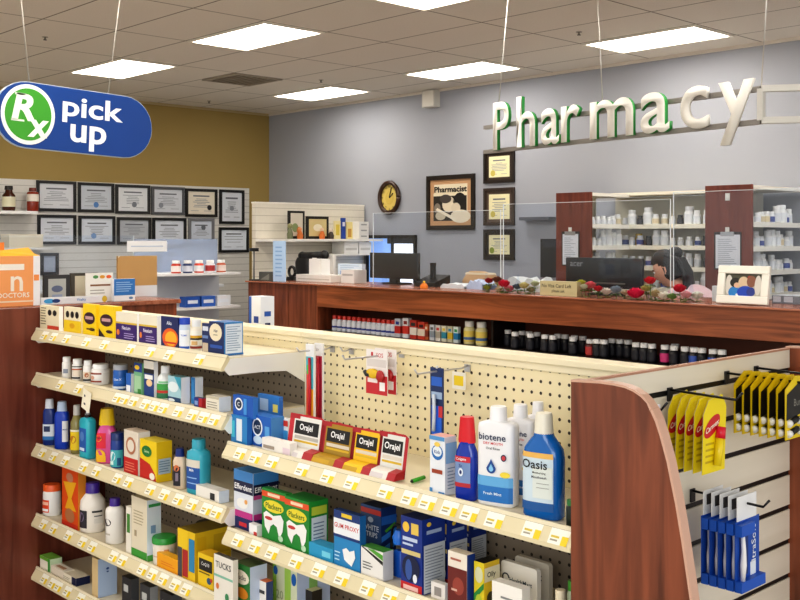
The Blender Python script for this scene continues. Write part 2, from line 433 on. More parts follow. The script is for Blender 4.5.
# ================================================================== gondola shelving
PEG = pegboard('cream_pegboard', 'ecdfb8', '3a3024'); PEG_SHADE = pegboard('shaded_pegboard', '8f8271', '2a231b')  # darker copy of the board has the shade under the shelves in its colour
RAILM = mat('e2d6b2', .4); TAGY = mat('f2d21f', .4); TAGW = mat('fbf8ea', .4); DECK = mat('e9dfc6', .4)
GT = 1.35; PY = 1.715
def shelf(root, X0, X1, z, nt, xs, yf=1.475, dark=False):
    m = MB(); m.box(X0+.002, X1-.002, yf, PY, z-.018, z, DECK)
    s = m.build('shelf', root, bevel=.001)
    r = MB()
    r.ext([(yf, z+.002), (yf-.006, z+.002), (yf-.024, z-.026), (yf-.024, z-.034), (yf-.012, z-.034), (yf, z-.02)], 'X', X0+.001, X1-.001, RAILM)
    r.ext([(yf-.003, z+.006), (yf-.007, z+.006), (yf-.009, z-.001), (yf-.005, z-.001)], 'X', X0+.001, X1-.001, mat('e9dfc2'))
    r.ext([(yf-.0062, z+.0024), (yf-.0072, z+.0024), (yf-.0088, z-.0016), (yf-.0078, z-.0016)], 'X', X0+.002, X1-.002, mat('8c8168'))
    r.build('price_rail', s)
    for x in xs:
        px = onY(x, 0, yf-.02).x
        if not (X0+.02 < px < X1-.02): continue
        g = MB()
        def q(a, b, f0, f1, mm, e):
            ya, yb = yf-.006-.018*f0-e, yf-.006-.018*f1-e; za, zb = z+.002-.028*f0-e*.4, z+.002-.028*f1-e*.4
            g.quad((px+a, yb, zb), (px+b, yb, zb), (px+b, ya, za), (px+a, ya, za), mm)
        q(-.026, .016, .08, .98, TAGW, .0006)
        q(.002, .016, .45, .96, TAGY, .0014); q(-.022, -.004, .5, .62, mat('d8c14a'), .0014); q(-.022, -.006, .7, .8, mat('a9a390'), .0014)
        g.build('price_tag', s)
    for xx in (X0+.0005, X1-.0035):
        k = MB(); k.ext([(yf+.004, z-.004), (yf-.016, z-.03), (yf+.0, z-.046), (yf+.10, z-.046), (PY-.06, z-.05), (PY, z-.085), (PY, z-.004)], 'X', xx, xx+.003, mat('f4f3ee'))
        k.build('bracket', s)
    return s
def bay(name, label, X0, X1, levels, dark_to):
    r = thing(name, label, 'shelving', ((X0+X1)/2, 1.74, 0))
    def B(mb, nm, **k):
        o = mb.build(nm, r, (-(X0+X1)/2, -1.74, 0), **k); return o
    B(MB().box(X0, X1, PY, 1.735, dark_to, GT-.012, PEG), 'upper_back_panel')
    B(MB().box(X0, X1, PY, 1.735, .12, dark_to, PEG_SHADE), 'lower_back_panel')  # same board lower down, shelf shade painted in
    B(MB().box(X0, X1, 1.7355, 1.76, .12, GT-.012, PEG), 'rear_back_panel')
    B(MB().box(X0, X1, PY-.012, 1.768, GT-.014, GT, CREAM).box(X0, X1, PY-.005, PY-.0005, GT-.03, GT-.014, CREAM), 'top_rail', bevel=.003)
    u = MB()
    for xx in (X0+.001, X1-.017): u.box(xx, xx+.016, 1.7352, 1.7601, .12, GT-.014, mat('d9cdae'))
    B(u, 'upright')
    B(MB().box(X0, X1, 1.50, 1.98, 0, .1, mat('4a3a30')).box(X0, X1, 1.46, 2.02, .1, .12, CREAM), 'base_deck')
    B(MB().box(X0+.002, X1-.002, 1.762, 1.99, 1.205, 1.222, DECK), 'rear_shelf')
    for lv in levels:
        z, xs = lv[:2]; s = shelf(r, X0, X1, z, 0, xs, *lv[2:]); s.location = (-(X0+X1)/2, -1.74, 0)
        # keep price tags etc. in place: they inherit the shelf frame
    return r
XL, XM, XR = -3.28, -2.172, -1.0935
L1, L2, L3, L4, L5 = 1.30, 1.153, .92, .69, .515
A1, B1, C1 = 1.085, .87, .635
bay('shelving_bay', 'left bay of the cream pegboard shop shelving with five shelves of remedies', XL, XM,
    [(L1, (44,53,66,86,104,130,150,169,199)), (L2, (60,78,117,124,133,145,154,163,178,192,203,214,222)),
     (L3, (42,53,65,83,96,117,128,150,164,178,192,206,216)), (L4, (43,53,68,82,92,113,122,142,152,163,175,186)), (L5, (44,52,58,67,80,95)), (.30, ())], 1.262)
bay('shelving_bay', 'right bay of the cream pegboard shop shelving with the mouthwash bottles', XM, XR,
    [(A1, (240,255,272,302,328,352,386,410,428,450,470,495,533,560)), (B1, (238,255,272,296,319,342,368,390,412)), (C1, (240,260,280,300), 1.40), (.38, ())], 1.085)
p = MB().box(-3.302, -3.281, 1.02, 1.78, 0, 1.372, WOODD).build('end_panel', bevel=.002)
tag(p, 'cherry wood end panel at the far left end of the cream shelving', 'panel')
# white paper tag hanging from L2
c = onY(87, 395, 1.448)
m = MB().box(-.026, .026, -.0008, 0, -.05, .012, mat('f6efd8')); m.box(-.016, -.008, -.0014, -.0008, -.012, -.006, mat('555')); m.box(-.012, -.002, -.0014, -.0008, -.036, -.03, mat('555'))
o = m.build('shelf_label', None, (c.x, 1.4485, L2-.022), 0); o.rotation_euler = (0, .25, 0)
tag(o, 'small cream paper label hanging off the second shelf below the white pill bottles', 'label')
# ================================================================== end cap with slat wall
EX = -1.083
prof = [onY(x, y, 1.45) for x, y in ((572,380),(600,381.5),(614,383.5),(625,386),(633,389.5),(641,395),(647,401.5),(652,409),(657,420),(661.5,434),(665,447),(668.5,460),(672.5,480),(677,502),(683,538),(690,586),(700,656),(712,740))]
prof = [(p.x, p.z) for p in prof]; prof[0] = (-1.0925, prof[0][1])
prof += [(prof[-1][0], 0), (-1.0925, 0)]
ec = thing('endcap_display', 'wooden end display with curved side panels and a cream slat wall', 'display stand', (-1.0, 1.85, 0))
off = (1.0, -1.85, 0)
for yy, nm in ((1.45, 'side_panel'), (2.25, 'side_panel')):
    o = MB().ext(prof[::-1], 'Y', yy, yy+.02, WOODV).build(nm, ec, off)
    e = MB(); pr = prof[:-2]
    for i in range(len(pr)-1):
        (xa, za), (xb, zb) = pr[i], pr[i+1]
        e.add([(xa, yy-.0006, za), (xb, yy-.0006, zb), (xb, yy+.0206, zb), (xa, yy+.0206, za),
               (xa-.004*(za < 1.33), yy-.0006, za-.004), (xb-.004*(zb < 1.33), yy-.0006, zb-.004)], [(0,1,2,3), (0,4,5,1)], mat('cfa792', .35))
        e.v[-6:] = [(x+.0006*(za < 1.33), y, z+.0006) for x, y, z in e.v[-6:]]
    e.build('edge_band', o)
sl = MB(); SLM = wood('slat_cream', 'e3dccb', 'efe9da', 'Y', .4, .5)
g0 = EYE-.299; top = GT-.003
sl.box(-1.0925, -1.0862, 1.47, 2.25, 0, top, BLACK)
sl.box(-1.0862, EX, 1.47, 2.25, g0+.0055, top, SLM)
z = g0-.0055
while z > .03:
    sl.box(-1.0862, EX, 1.47, 2.25, max(.0, z-.0665), z, SLM); z -= .0775
sl.build('slat_panel', ec, off)
MB().box(-1.0925, EX+.001, 1.47, 2.25, top, top+.004, mat('b98a72')).build('top_edge', ec, off)
MB().box(-1.092, -.82, 1.47, 2.25, 0, .1, WOODD).build('base', ec, off)
# ================================================================== products: left bay
def lines(f, u0, v0, u1, v1, n, c): return (f, 'l', u0, v0, u1, v1, n, c)
CT = carton
g = None
CT('antacid_carton', 'cream carton with two black dots at the far left end of the top shelf', 'carton', L1, (40,59,63,307,332), 'eadfc0',
   [('F','o',.52,.72,.1,.12,'1a1a1a'),('F','o',.78,.72,.1,.12,'1a1a1a'),('F',.4,0,1,.2,'c8452f'),lines('F',.05,.2,.35,.95,7,'7a7050')], side='f4f2f0')
CT('tablet_carton', 'cream and yellow carton with three black ovals, second on the top shelf', 'carton', L1, (64,81,85,308.5,336), 'efe4c4',
   [('F',0,0,1,.5,'f0cc2a'),('F','o',.22,.72,.1,.13,'161616'),('F','o',.5,.72,.1,.13,'161616'),('F','o',.78,.72,.1,.13,'161616'),('F','o',.5,.3,.15,.1,'e0a820')], side='e8d9a0')
for i, (px, w) in enumerate((((83,96,100,305,340), 'left'), ((99,114,122,307,343.5), 'right'))):
    CT('lozenge_carton', 'yellow carton with a dark maroon badge on the top shelf, %s one of the two' % w, 'carton', L1, px, 'f2cf1c',
       [('F','o',.5,.56,.42,.19,'3a1a2a'),('F','t','Zanfel'[0:4]+'tac',.5,.56,.7,.12,'f4d9d0') if False else ('F',.2,.52,.78,.62,'c9a0a0'),('F','o',.7,.22,.22,.05,'3a1a2a'),('F','p',[(0,0),(.5,0),(.0,.3)],'2a1420') if i else ('F',.3,.2,.8,.25,'6a4a10')], top='ead560', group='yellow lozenge cartons')
for w, px in (('left', (116,137,140,314,346)), ('right', (139,157,162,316,350.5))):
    CT('heartburn_carton', 'cream carton with purple lower half on the top shelf, %s one of the two' % w, 'carton', L1, px, 'ece4d0',
       [('F',0,0,1,.62,'3b1d6e'),('F',0,.6,1,.66,'d8b83a'),('F','t','Nexium',.5,.47,.85,.13,'f4f0fa'),lines('F',.4,.1,.9,.32,3,'b9a8d8'),('F','o',.12,.3,.07,.1,'e8873a')], side='f6f5f4', group='purple heartburn cartons')
CT('cold_relief_carton', 'navy carton with a glowing orange and yellow sunburst on the top shelf', 'carton', L1, (161,178,180,318,353), '14235e',
   [('F','o',.55,.32,.46,.32,'e8641e'),('F','o',.6,.3,.34,.24,'f5b52a'),('F',.15,.14,.9,.2,'d8381a'),('F','t','Alka',.5,.8,.6,.12,'e9eefc')])
bottle('antacid_bottle', 'blue capped bottle with pale blue label on the top shelf', 'bottle', L1, (179,190.5,318,353.5), 'wide', 'c9d8ea', '1746b8', [(-60,.08,60,.62,'e9eef6'),(-60,.02,60,.1,'2b5fc4'),('t','TUMS',0,.45,60,.1,'2b5fc4')], rz=48)
bottle('vitamin_bottle', 'white capped bottle with yellow and black band on the top shelf', 'bottle', L1, (190.5,202,320,356), 'pill', 'f2ead8', 'e9e9e9', [(-90,.5,90,.66,'f5f0e4'),(-90,.42,90,.5,'d8a51e'),(-90,.36,90,.42,'222'),(-90,.08,90,.16,'8a2a1a'),(-40,.2,20,.32,'d8b070')], rz=48)
CT('slim_carton', 'slim navy carton between the white capped bottle and the big navy one', 'carton', L1, (202,209,212,324,357), '16295f',
   [('F',.1,.75,.9,.9,'d7dce8'),('F',.1,0,.9,.35,'c9b8a0'),('F',.1,.5,.9,.6,'6c86b8')])
CT('digestive_carton', 'large navy carton with cream oval and pale blue side panel, last on the top shelf', 'carton', L1, (209,224,243,323,359.5), '12265c',
   [('F','o',.45,.68,.42,.27,'ece0c2'),('F','t','Align',.45,.72,.6,.1,'222a50'),('F','t','probiotic',.45,.6,.55,.06,'444'),('F',.1,.2,.9,.3,'2a55a8'),
    ('S',.06,.06,.94,.95,'dfeaf6'),lines('S',.12,.12,.88,.9,11,'8fa6c4'),('S',0,0,1,.05,'2c7ac4')], side='3c8ccc', top='2b6fb4')
# second shelf
pb = lambda lab, px, L: bottle('pill_bottle', lab, 'bottle', L2, px, 'pill', 'f1efeb', 'f4f4f2', L, rz=48, group='white pill bottles on the second shelf')
pb('narrow white pill bottle, leftmost on the second shelf', (62,71.5,357,381.5), [(-30,.25,30,.45,'8f98a8')])
pb('white pill bottle with orange and black label stripes, second on the second shelf', (72,83,359,385), [(-70,.5,70,.56,'c05a2a'),(-40,.2,40,.5,'e9dccb'),(-70,.1,40,.17,'1a1a1a'),(-70,.64,70,.68,'1a1a1a')])
pb('white pill bottle with tan oval and black stripe, third on the second shelf', (83,92.5,360.5,388), [(-50,.2,50,.5,'e5d5bf'),(-60,.1,50,.18,'1a1a1a'),('o',0,.36,25,.1,'b5704a')])
pb('larger white pill bottle with rust red stripes, fourth on the second shelf', (91,110,364,391.5), [(-80,.52,20,.6,'8f3a22'),(-80,.14,20,.22,'8f3a22'),('o',-40,.36,16,.1,'d8a890'),(30,.1,80,.6,'e2e0dc')])
bottle('gel_bottle', 'blue bottle with grey cap and white script on the second shelf', 'bottle', L2, (113,128,364.5,393), 'wide', '1f5fb0', 'a9adb4', [(-60,.25,50,.5,'2a6cc0'),('t','Gas-X',-10,.42,60,.14,'eef4fc'),(-70,.05,60,.14,'dce6f2')], rz=48)
CT('sachet_carton', 'thin white and blue carton standing beside the blue grey capped bottle', 'carton', L2, (126,131,135,374,399), '2a6ac0', [('F',.1,.05,.9,.4,'f2f4f8')], side='f1f3f8')
CT('green_carton', 'pale green carton with dark blue and yellow top on the second shelf', 'carton', L2, (134,142,145,364,397.5), '78b48a', [('F',0,.72,1,1,'1a3f8a'),('F','o',.4,.86,.3,.07,'e8c020'),('F',.1,.1,.9,.6,'a8d0a8'),('F',.5,.05,.9,.2,'3f8a3f')])
CT('omega_carton', 'navy carton with white band and gold capsule dot on the second shelf', 'carton', L2, (144,154,158,362,401), '1b3f80', [('F',0,.78,1,1,'e9e4da'),('F',0,.66,1,.78,'1a1a1a'),('F','o',.55,.4,.3,.1,'f2cfa0'),('F',.1,.5,.9,.62,'f2f2f2')], side='e9e9ea')
bottle('fish_oil_bottle', 'white bottle with green and red label and wide white cap on the second shelf', 'bottle', L2, (157,174,366,403), 'jug', 'e8ecec', 'f2f4f6', [(-80,.28,40,.48,'3fa04a'),(-80,.2,30,.28,'c8352a'),(-80,.04,30,.2,'2e7a50'),(-40,.5,60,.56,'8cc79a')], rz=48)
CT('sleep_aid_carton', 'teal and white carton with a white side beside the green labelled bottle', 'carton', L2, (168,181,190,378,409), 'a9cfd8', [('F','o',.4,.6,.4,.2,'e2edf0'),('F',0,0,1,.22,'14406a'),('F','p',[(.5,1),(1,1),(1,.5)],'3aa0b8'),('F','o',.3,.1,.25,.06,'e8eef0')], side='edf0f8', top='8cc0d0', dmax=.09)
CT('nasal_carton', 'blue edged white carton, last tall one on the second shelf', 'carton', L2, (191,195,203,378,404.5), '2a7fc0', [('F',.2,.2,.8,.9,'3a90d0')], side='e4edfa', top='f4f6fa', dmax=.08)
CT('small_carton', 'small navy and red carton lying at the end of the second shelf', 'carton', L2, (194,202,206,399,414), '1a3a8a', [('F',.6,0,1,1,'b5202a'),('F',.1,.3,.5,.7,'8fa8d8')], side='c02a30', dmax=.05)
CT('flat_carton', 'low cream carton at the right end of the second shelf', 'carton', L2, (206,219,231,398,418.5), 'ece6d6', [lines('F',.1,.2,.9,.7,3,'9a9280'),('F',0,.85,1,1,'c9c0a8')], side='dfe8f4', top='f2eee4', dmax=.14)
# third shelf
nb = dict(dr=.62, e=3.2, rz=8)
bottle('magnesia_bottle', 'dark navy bottle with white cap, leftmost on the third shelf', 'bottle', L3, (43,56,399,449), 'long', '17327e', 'dfe4ee', [(-70,.12,60,.46,'d9e2ec'),(-70,.12,60,.2,'2a78b8'),(-40,.3,20,.42,'22335f')], dr=.7, e=3, rz=45)
bottle('magnesia_bottle', 'royal blue bottle with pale blue cap, second on the third shelf', 'bottle', L3, (54.5,69.5,401.5,453.5), 'long', '1440b4', 'b9cbe6', [(20,.16,75,.6,'e4e6ea'),('t','MAG',45,.42,40,.06,'4a5f9a')], dr=.7, e=3, rz=40)
AMB = clear('oil_plastic', 'd8d2a8', .12)
bottle('oil_bottle', 'clear bottle of oil with grey cap and yellow label on the third shelf', 'bottle', L3, (70.5,83,405,455.5), 'jug', 'b8b070', 'c9c6c0', [(-80,.08,80,.46,'e9c81f'),(-80,.46,80,.5,'efe9d0'),('o',-20,.3,30,.08,'c07a1a')], bmat=mat('8d8552', .15), rz=48)
bottle('rinse_bottle', 'turquoise bottle with black neck and white spout on the third shelf', 'bottle', L3, (79.5,96,409,462.5), 'pump', '35b4c4', 'e4e4e4', [(-48,.14,46,.62,'2a62b0'),('o',0,.45,26,.10,'5a8ac8'),(-30,.16,30,.22,'d8e6f4')], dr=.6, e=3.4, extra=lambda r, W, D, h: MB().loft([(h*.80,W*.16,W*.16,2),(h*.91,W*.15,W*.15,2)], BLACK, 16).build('neck_ring', r))
bottle('stomach_remedy_bottle', 'hot pink bottle with yellow cap on the third shelf', 'bottle', L3, (96.5,117.5,408.5,467), 'redcap', 'd8408e', 'e8c41c', [(-80,.28,5,.56,'e0263e'),('o',-45,.46,24,.06,'f0a82a'),(-75,.03,5,.14,'f0b81e'),('o',-35,.16,38,.1,'f2b820'),('t','Pepto',-38,.47,40,.06,'7a1a3a')], dr=.62, e=3, bmat=mat('dc5a9c', .15), rz=44)
bottle('liquid_bottle', 'navy topped teal and white bottle in front of the pink one on the third shelf', 'bottle', L3, (110.5,124.5,432.5,474.5), 'wide', '1c3f90', '16306e', [(-80,.04,60,.52,'48b0b8'),('o',-30,.34,25,.14,'e4eef0'),(-60,.1,-20,.2,'d8efe8'),(10,.08,40,.3,'1a5a8a')], ymin=1.478, rz=48)
CT('nutrition_carton', 'cream and red carton with a round crest on the third shelf', 'carton', L3, (124,138,150,433,481), 'e6dccb', [('F',0,0,1,.38,'c4231f'),('F','o',.5,.66,.34,.2,'b87a5a'),('F','o',.5,.66,.24,.14,'e9dfd0'),lines('F',.1,.06,.9,.3,4,'e88a70')], side='f2f0f2', top='e8d8c8', dmax=.07)
CT('laxative_carton', 'yellow carton with green disc and red corner on the third shelf', 'carton', L3, (140,156.5,172,443,488), 'f0cf1d', [('F','p',[(0,0),(1,0),(.92,.2),(.6,.42),(.0,.52)],'c4261c'),('F','o',.42,.72,.3,.14,'1f7a34'),('F','t','Senna',.42,.72,.45,.07,'dff0c0'),('F','o',.75,.13,.16,.09,'efe9dc'),('S',.1,.2,.9,.58,'b4c8d8'),lines('S',.15,.24,.85,.55,5,'6f8ca8')], side='eecb1e', top='f2dc50')
bottle('lotion_bottle', 'small beige bottle with navy cap and dark oval on the third shelf', 'bottle', L3, (173,186.5,448.5,493), 'long', 'e4cdb4', '15307a', [(-60,.08,20,.56,'231f2a'),('o',-20,.52,30,.08,'d87a4a'),(-30,.2,0,.4,'8a7a8a')], dr=.6, e=2.6, rz=38)
bottle('magnesia_bottle', 'large turquoise bottle with turquoise cap and navy label on the third shelf', 'bottle', L3, (186.5,211,439,499), 'shoul', '3fb0c6', '38a8be', [(-50,.1,50,.50,'1d56a4'),(-50,.50,50,.64,'dcd6c8'),('t','Milk',0,.45,70,.05,'f0f4fa'),(-34,.2,34,.22,'9ac0e8'),(-34,.3,34,.32,'9ac0e8')], dr=.72, e=3.2, rz=8)
CT('flat_carton', 'flat white carton with black barcode at the right end of the third shelf', 'carton', L3, (196,219,229,492,512), 'efece4', [('F',.62,.15,.82,.7,'2a2a2a')], side='dfe9f6', top='f4f1ea', dmax=.13)
# fourth shelf
bottle('fibre_bottle', 'white bottle with orange cap and orange label, leftmost on the fourth shelf', 'bottle', L4, (43,61,484,521), 'wide', 'f2f1ef', 'e8642a', [(-75,.12,-5,.52,'dc4a22'),(-70,.36,-10,.46,'f4c0a8'),(-70,.16,-10,.24,'f0f0f0')], dr=.85, rz=48)
CT('fibre_carton', 'orange carton with red and yellow fruit picture on the fourth shelf', 'carton', L4, (62,78,86,472,531), 'e0561c', [('F','p',[(.1,.75),(.9,.8),(.6,.5),(.9,.3),(.2,.3),(.4,.5)],'f0b428'),('F','o',.5,.85,.22,.08,'c88a6a'),('F','o',.5,.2,.3,.12,'b87a50'),('F',0,0,1,.08,'c8301c')], side='d88a2c', top='d8b040', dmax=.035)
bottle('laxative_powder_bottle', 'big white bottle with purple cap and dark label on the fourth shelf', 'bottle', L4, (80,105.5,482.5,538), 'jug', 'efe9e0', '4a2a9a', [(-80,.1,-15,.46,'2a2430'),('o',-50,.32,18,.1,'8a7a9a'),(10,.42,60,.46,'3a3a3a'),(20,.34,60,.36,'666'),(20,.2,70,.3,'e0dcd4')], dr=.85, rz=48)
bottle('laxative_powder_bottle', 'smaller white bottle with purple cap and black oval on the fourth shelf', 'bottle', L4, (105.5,124.5,498,551), 'shoul', 'f2efe9', '46288f', [('o',-45,.48,32,.08,'1c1a20'),(-60,.2,-20,.24,'c9c2b4')], dr=.85, rz=48)
CT('slim_carton', 'slim white and green carton behind the tall cream carton on the fourth shelf', 'carton', L4, (126,131,137,508,561), 'efe9dc', [('F',.2,.45,.8,.85,'4a8a3a')], dmax=.03)
CT('fibre_carton', 'tall cream carton with green base and pale blue side on the fourth shelf', 'carton', L4, (131.5,147,161,501,567.5), 'e6dcc4', [('F',0,0,1,.14,'3f9a3a'),lines('F',.15,.55,.85,.8,5,'b5a888'),('F',.2,.35,.35,.45,'b0a080'),('S',0,0,1,.1,'57a84e'),('S',.1,.88,.95,.93,'3f9a5a'),('S',.25,.45,.6,.58,'8aa6c8')], side='dfe8f2', top='cfc4a8')
bottle('fibre_tub', 'white tub with bright green lid on the fourth shelf', 'tub', L4, (152.5,176,536,568.5), 'lid', 'ece6da', '2f9a3f', [(-60,.3,60,.34,'d8b8a8'),(10,.5,35,.6,'d8a070')], rz=48)
CT('tablet_carton', 'low orange yellow carton lying in front of the green lidded tub', 'carton', L4, (157,178,186,561,580), 'f0a81c', [lines('F',.2,.3,.9,.6,2,'e07a1a')], top='f2b422', dmax=.09)
CT('vitamin_carton', 'large yellow carton with grey, red and blue upright bars on the fourth shelf', 'carton', L4, (178,195,231,534,590), 'e9c420', [('F',0,0,.25,.62,'4a4a50'),('F',.28,.05,.6,.6,'b02a2a'),('F',.66,.2,.98,.86,'2a86b8'),('F',0,.62,.6,1,'f0cc24'),('S',.05,.6,.3,.9,'d8b018'),('S',.5,.5,.95,.9,'c8a41c')], side='dfbc22', top='8a7424')
bottle('spare_bottle', 'dark round tub tucked behind the yellow cartons on the fourth shelf', 'tub', L4, (196,219,522,546), 'lid', '222', '1c1a18', ymin=1.58)
CT('vitamin_carton', 'yellow carton with black badge, rightmost on the fourth shelf', 'carton', L4, (198,213,226,558,598), 'ecc81e', [('F',.08,.5,.95,.85,'1c1a18'),('F','t','CoQ10',.5,.7,.6,.12,'f0f0f0'),('F','o',.75,.25,.15,.1,'20507a'),('F','o',.9,.3,.08,.06,'c8402a'),('F',.1,.42,.8,.46,'6a5a10')], top='e8b82a', dmax=.08)
# fifth shelf
CT('ointment_carton', 'flat green and white carton at the left end of the lowest shelf seen', 'carton', L5, (40,50,62,560,577), 'efe9da', [('F',0,.75,1,1,'6fae3a'),('F',.8,0,1,1,'3f9a3a')], side='cfe4c0', top='7db84a', dmax=.1)
CT('ointment_carton', 'flat cream carton with black side stripe on the lowest shelf seen', 'carton', L5, (51,64,74,572,588), 'e6dccb', [('S',0,0,1,.3,'1c1c1c'),('T',.2,.2,.8,.6,'b58a6a')], top='efe9dc', dmax=.05)
CT('ointment_carton', 'flat cream and navy carton on the lowest shelf seen', 'carton', L5, (62,76,90,579,597), 'eee6d2', [('F',.7,0,1,1,'14204a'),lines('F',.1,.3,.6,.7,2,'a09a80')], side='14204a', top='e4dac4', dmax=.07)
CT('tall_carton', 'tall carton with cream front and pale blue side on the lowest shelf seen', 'carton', L5, (92,98,117,560,630), 'd8bf90', [('S','o',.5,.72,.08,.03,'3a5a9a'),('S','o',.5,.64,.06,.02,'3a5a9a')], side='b8cdec', top='c0a880', dmax=.1)
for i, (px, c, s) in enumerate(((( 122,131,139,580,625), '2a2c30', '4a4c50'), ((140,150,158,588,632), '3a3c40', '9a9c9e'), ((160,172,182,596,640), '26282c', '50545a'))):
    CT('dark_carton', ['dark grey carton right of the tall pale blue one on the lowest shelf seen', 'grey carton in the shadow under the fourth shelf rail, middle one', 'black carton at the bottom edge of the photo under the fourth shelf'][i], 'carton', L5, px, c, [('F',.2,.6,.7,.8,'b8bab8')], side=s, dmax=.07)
# ================================================================== right bay, shelf A
z2 = A1
CT('mouthwash_carton', 'lower turquoise and white carton at the left end of the mouthwash shelf', 'carton', A1, (231,247,252,418,446), '2a86c8', [('F',.35,.1,.7,.9,'e4ecf4'),('F',.05,.2,.25,.8,'4ac0d8')], side='2a70c0', top='3a90d0', dmax=.05)
def lying(lab, x0, xm, x1, yt, yb, base, P, side, top, z, **k): return CT('mouthwash_carton', lab, 'carton', z, (x0,xm,x1,yt,yb), base, P, side=side, top=top, **k)
lying('blue carton with a white ring logo lying on the mouthwash shelf', 248, 271, 284, 418.5, 449.5, '1c62bc', [('F','o',.42,.62,.22,.3,'f2f4f8'),('F','o',.42,.62,.17,.24,'1a3050'),('F','t','ACT',.42,.62,.26,.14,'f2f4f8'),('F','o',.45,.2,.2,.14,'cfe2f4'),('F',.75,.1,.95,.7,'5aa0dc')], '4a8ccc', '2a72c4', A1, dmax=.05)
zz = A1+.064
carton('mouthwash_carton', 'upper blue carton with a white ring logo on top of the turquoise one', 'carton', zz, (233,253,258,399,420.5), '1a5cb8', [('F','o',.3,.6,.2,.3,'f2f4f8'),('F','o',.3,.6,.15,.22,'1a3050'),('F',.55,.15,.7,.9,'4a9ae0'),('F','t','C',.3,.6,.12,.2,'f2f4f8')], side='3a80d0', top='1f6ac8', dmax=.05)
carton('mouthwash_carton', 'pale blue and white carton with yellow sticker on top of the blue one', 'carton', zz, (258,279,283,398,418), '3a84cc', [('F',.1,.2,.5,.8,'b8d4f0'),('F',.72,.2,.95,.6,'f0e070')], side='2a6cc0', top='2e7ad0', dmax=.05, ymin=1.50)
CT('toothpaste_carton', 'white, red and sky blue carton beside the mouthwash cartons', 'carton', A1, (274,288,293,420,452), 'eef0f2', [('F','p',[(0,1),(.5,1),(.2,.7),(0,.7)],'d0352a'),('F','p',[(.2,.2),(1,.2),(1,.6),(.5,.6)],'4aa0dc'),('F',.7,.75,1,.95,'d8402f')], top='f2f2f2', dmax=.04, ymin=1.54)
CT('toothpaste_carton', 'low white carton with faint pink print in front of the gel packs', 'carton', A1, (262,290,297,444,461.5), 'f0ece6', [('F',.05,.25,.45,.5,'a09488'),('F',.75,.15,1,.6,'e8d4dc')], top='f4f0ea', dmax=.05)
# gel packs: a leaning printed card over a small tray
def gelpack(lab, x0, x1, yt, yb, main, tray, edge, txt):
    P = onZ((x0+x1)/2, yb, A1); y = max(P.y, FRONT+.003); a, b = rc((x0+x1)/2); t = y/b
    xa, xb = onY(x0, 0, y+.045).x, onY(x1, 0, y+.045).x
    w = (xb-xa)*.98; h = (yb-yt)*t*.98
    r = thing('gel_pack', lab, 'medicine pack', ((xa+xb)/2, y, A1), 0, 'tooth gel packs')
    m = MB()
    tl = .16; Y0 = .032
    fn = lambda x, zz_: (x, Y0+tl*zz_, zz_)
    def Q(u0, v0, u1, v1, c, e):
        m.quad(*[(p[0], p[1]-e, p[2]) for p in (fn(-w/2+u0*w, v0*h), fn(-w/2+u1*w, v0*h), fn(-w/2+u1*w, v1*h), fn(-w/2+u0*w, v1*h))], mat(c))
    m.add([fn(-w/2, .002), fn(w/2, .002), fn(w/2, h*.92), fn(w*.38, h*.98), fn(w*.1, h*.98), fn(0, h), fn(-w*.1, h*.98), fn(-w/2, h*.97)], [tuple(range(8))], mat(edge))
    m.add([(p[0], p[1]+.0012, p[2]) for p in (fn(-w/2, .002), fn(w/2, .002), fn(w/2, h*.95), fn(-w/2, h*.95))], [(3,2,1,0)], mat('e8e4dc'))
    Q(.14, .04, .9, .93, main, .0006); Q(.18, .50, .84, .82, '141414', .0010); Q(.2, .52, .82, .80, '141414', .0012)
    m.text(txt, lambda x, yy: (lambda p: (p[0], p[1]-.0016, p[2]))(fn(x, h*.66+yy)), w*.58, h*.2, mat('f6f6f6'), .02)
    Q(.2, .38, .86, .46, 'd8cfc0' if main != 'e8e6e0' else 'b8b4ac', .0010); Q(.2, .30, .86, .35, 'd8b42a', .0010); Q(.02, .86, .3, .97, 'b01f2a', .0012)
    m.build('card', r)
    k = MB(); hh = h*.21
    k.ext([(0, .001), (.030, .001), (.030, hh), (.008, hh*.8)], 'X', -w/2, w/2, mat(tray))
    k.ext([(-.0008, .002), (.030, .002), (.030, hh+.001), (.0072, hh*.8+.001)], 'X', w*.25, w/2+.001, mat('b0202c'))
    k.quad((-w*.42, .0005, hh*.15), (w*.1, .0005, hh*.15), (w*.1, .0055, hh*.6), (-w*.42, .0055, hh*.6), mat('c9a018' if tray != 'ece8e2' else 'd9d2d4'))
    k.build('tray', r)
gelpack('white and yellow gel pack with black badge, first of the row on the mouthwash shelf', 290, 326, 421, 463, 'e8e6e0', 'ece8e2', 'c02430', 'Orajel')
gelpack('bronze gold gel pack with black badge, second of the row', 322, 357, 429, 471, 'a88420', 'b89018', 'b02028', 'Orajel')
gelpack('bright yellow gel pack with black badge, third of the row', 352, 384, 435, 478, 'f0c01c', 'f2c81e', 'c02430', 'Orajel')
gelpack('white and grey gel pack with black badge, fourth of the row', 379, 409, 441, 487, 'e4e2dc', 'ece8e2', 'b82430', 'Orajel')
p0 = onZ(412, 484, A1); p1 = onZ(424, 480, A1)
r = thing('pen', 'thin green pen lying on the shelf between the gel packs and the toothpaste carton', 'pen', (p0.x, p0.y, A1))
dd = (p1-p0); MB().tube([(0,0,.005),(dd.x,dd.y,.005)], .0045, mat('3fae2a')).build('barrel', r); MB().tube([(dd.x*-.12,dd.y*-.12,.005),(0,0,.005)], [.001,.004], mat('2a2a2a')).build('tip', r)
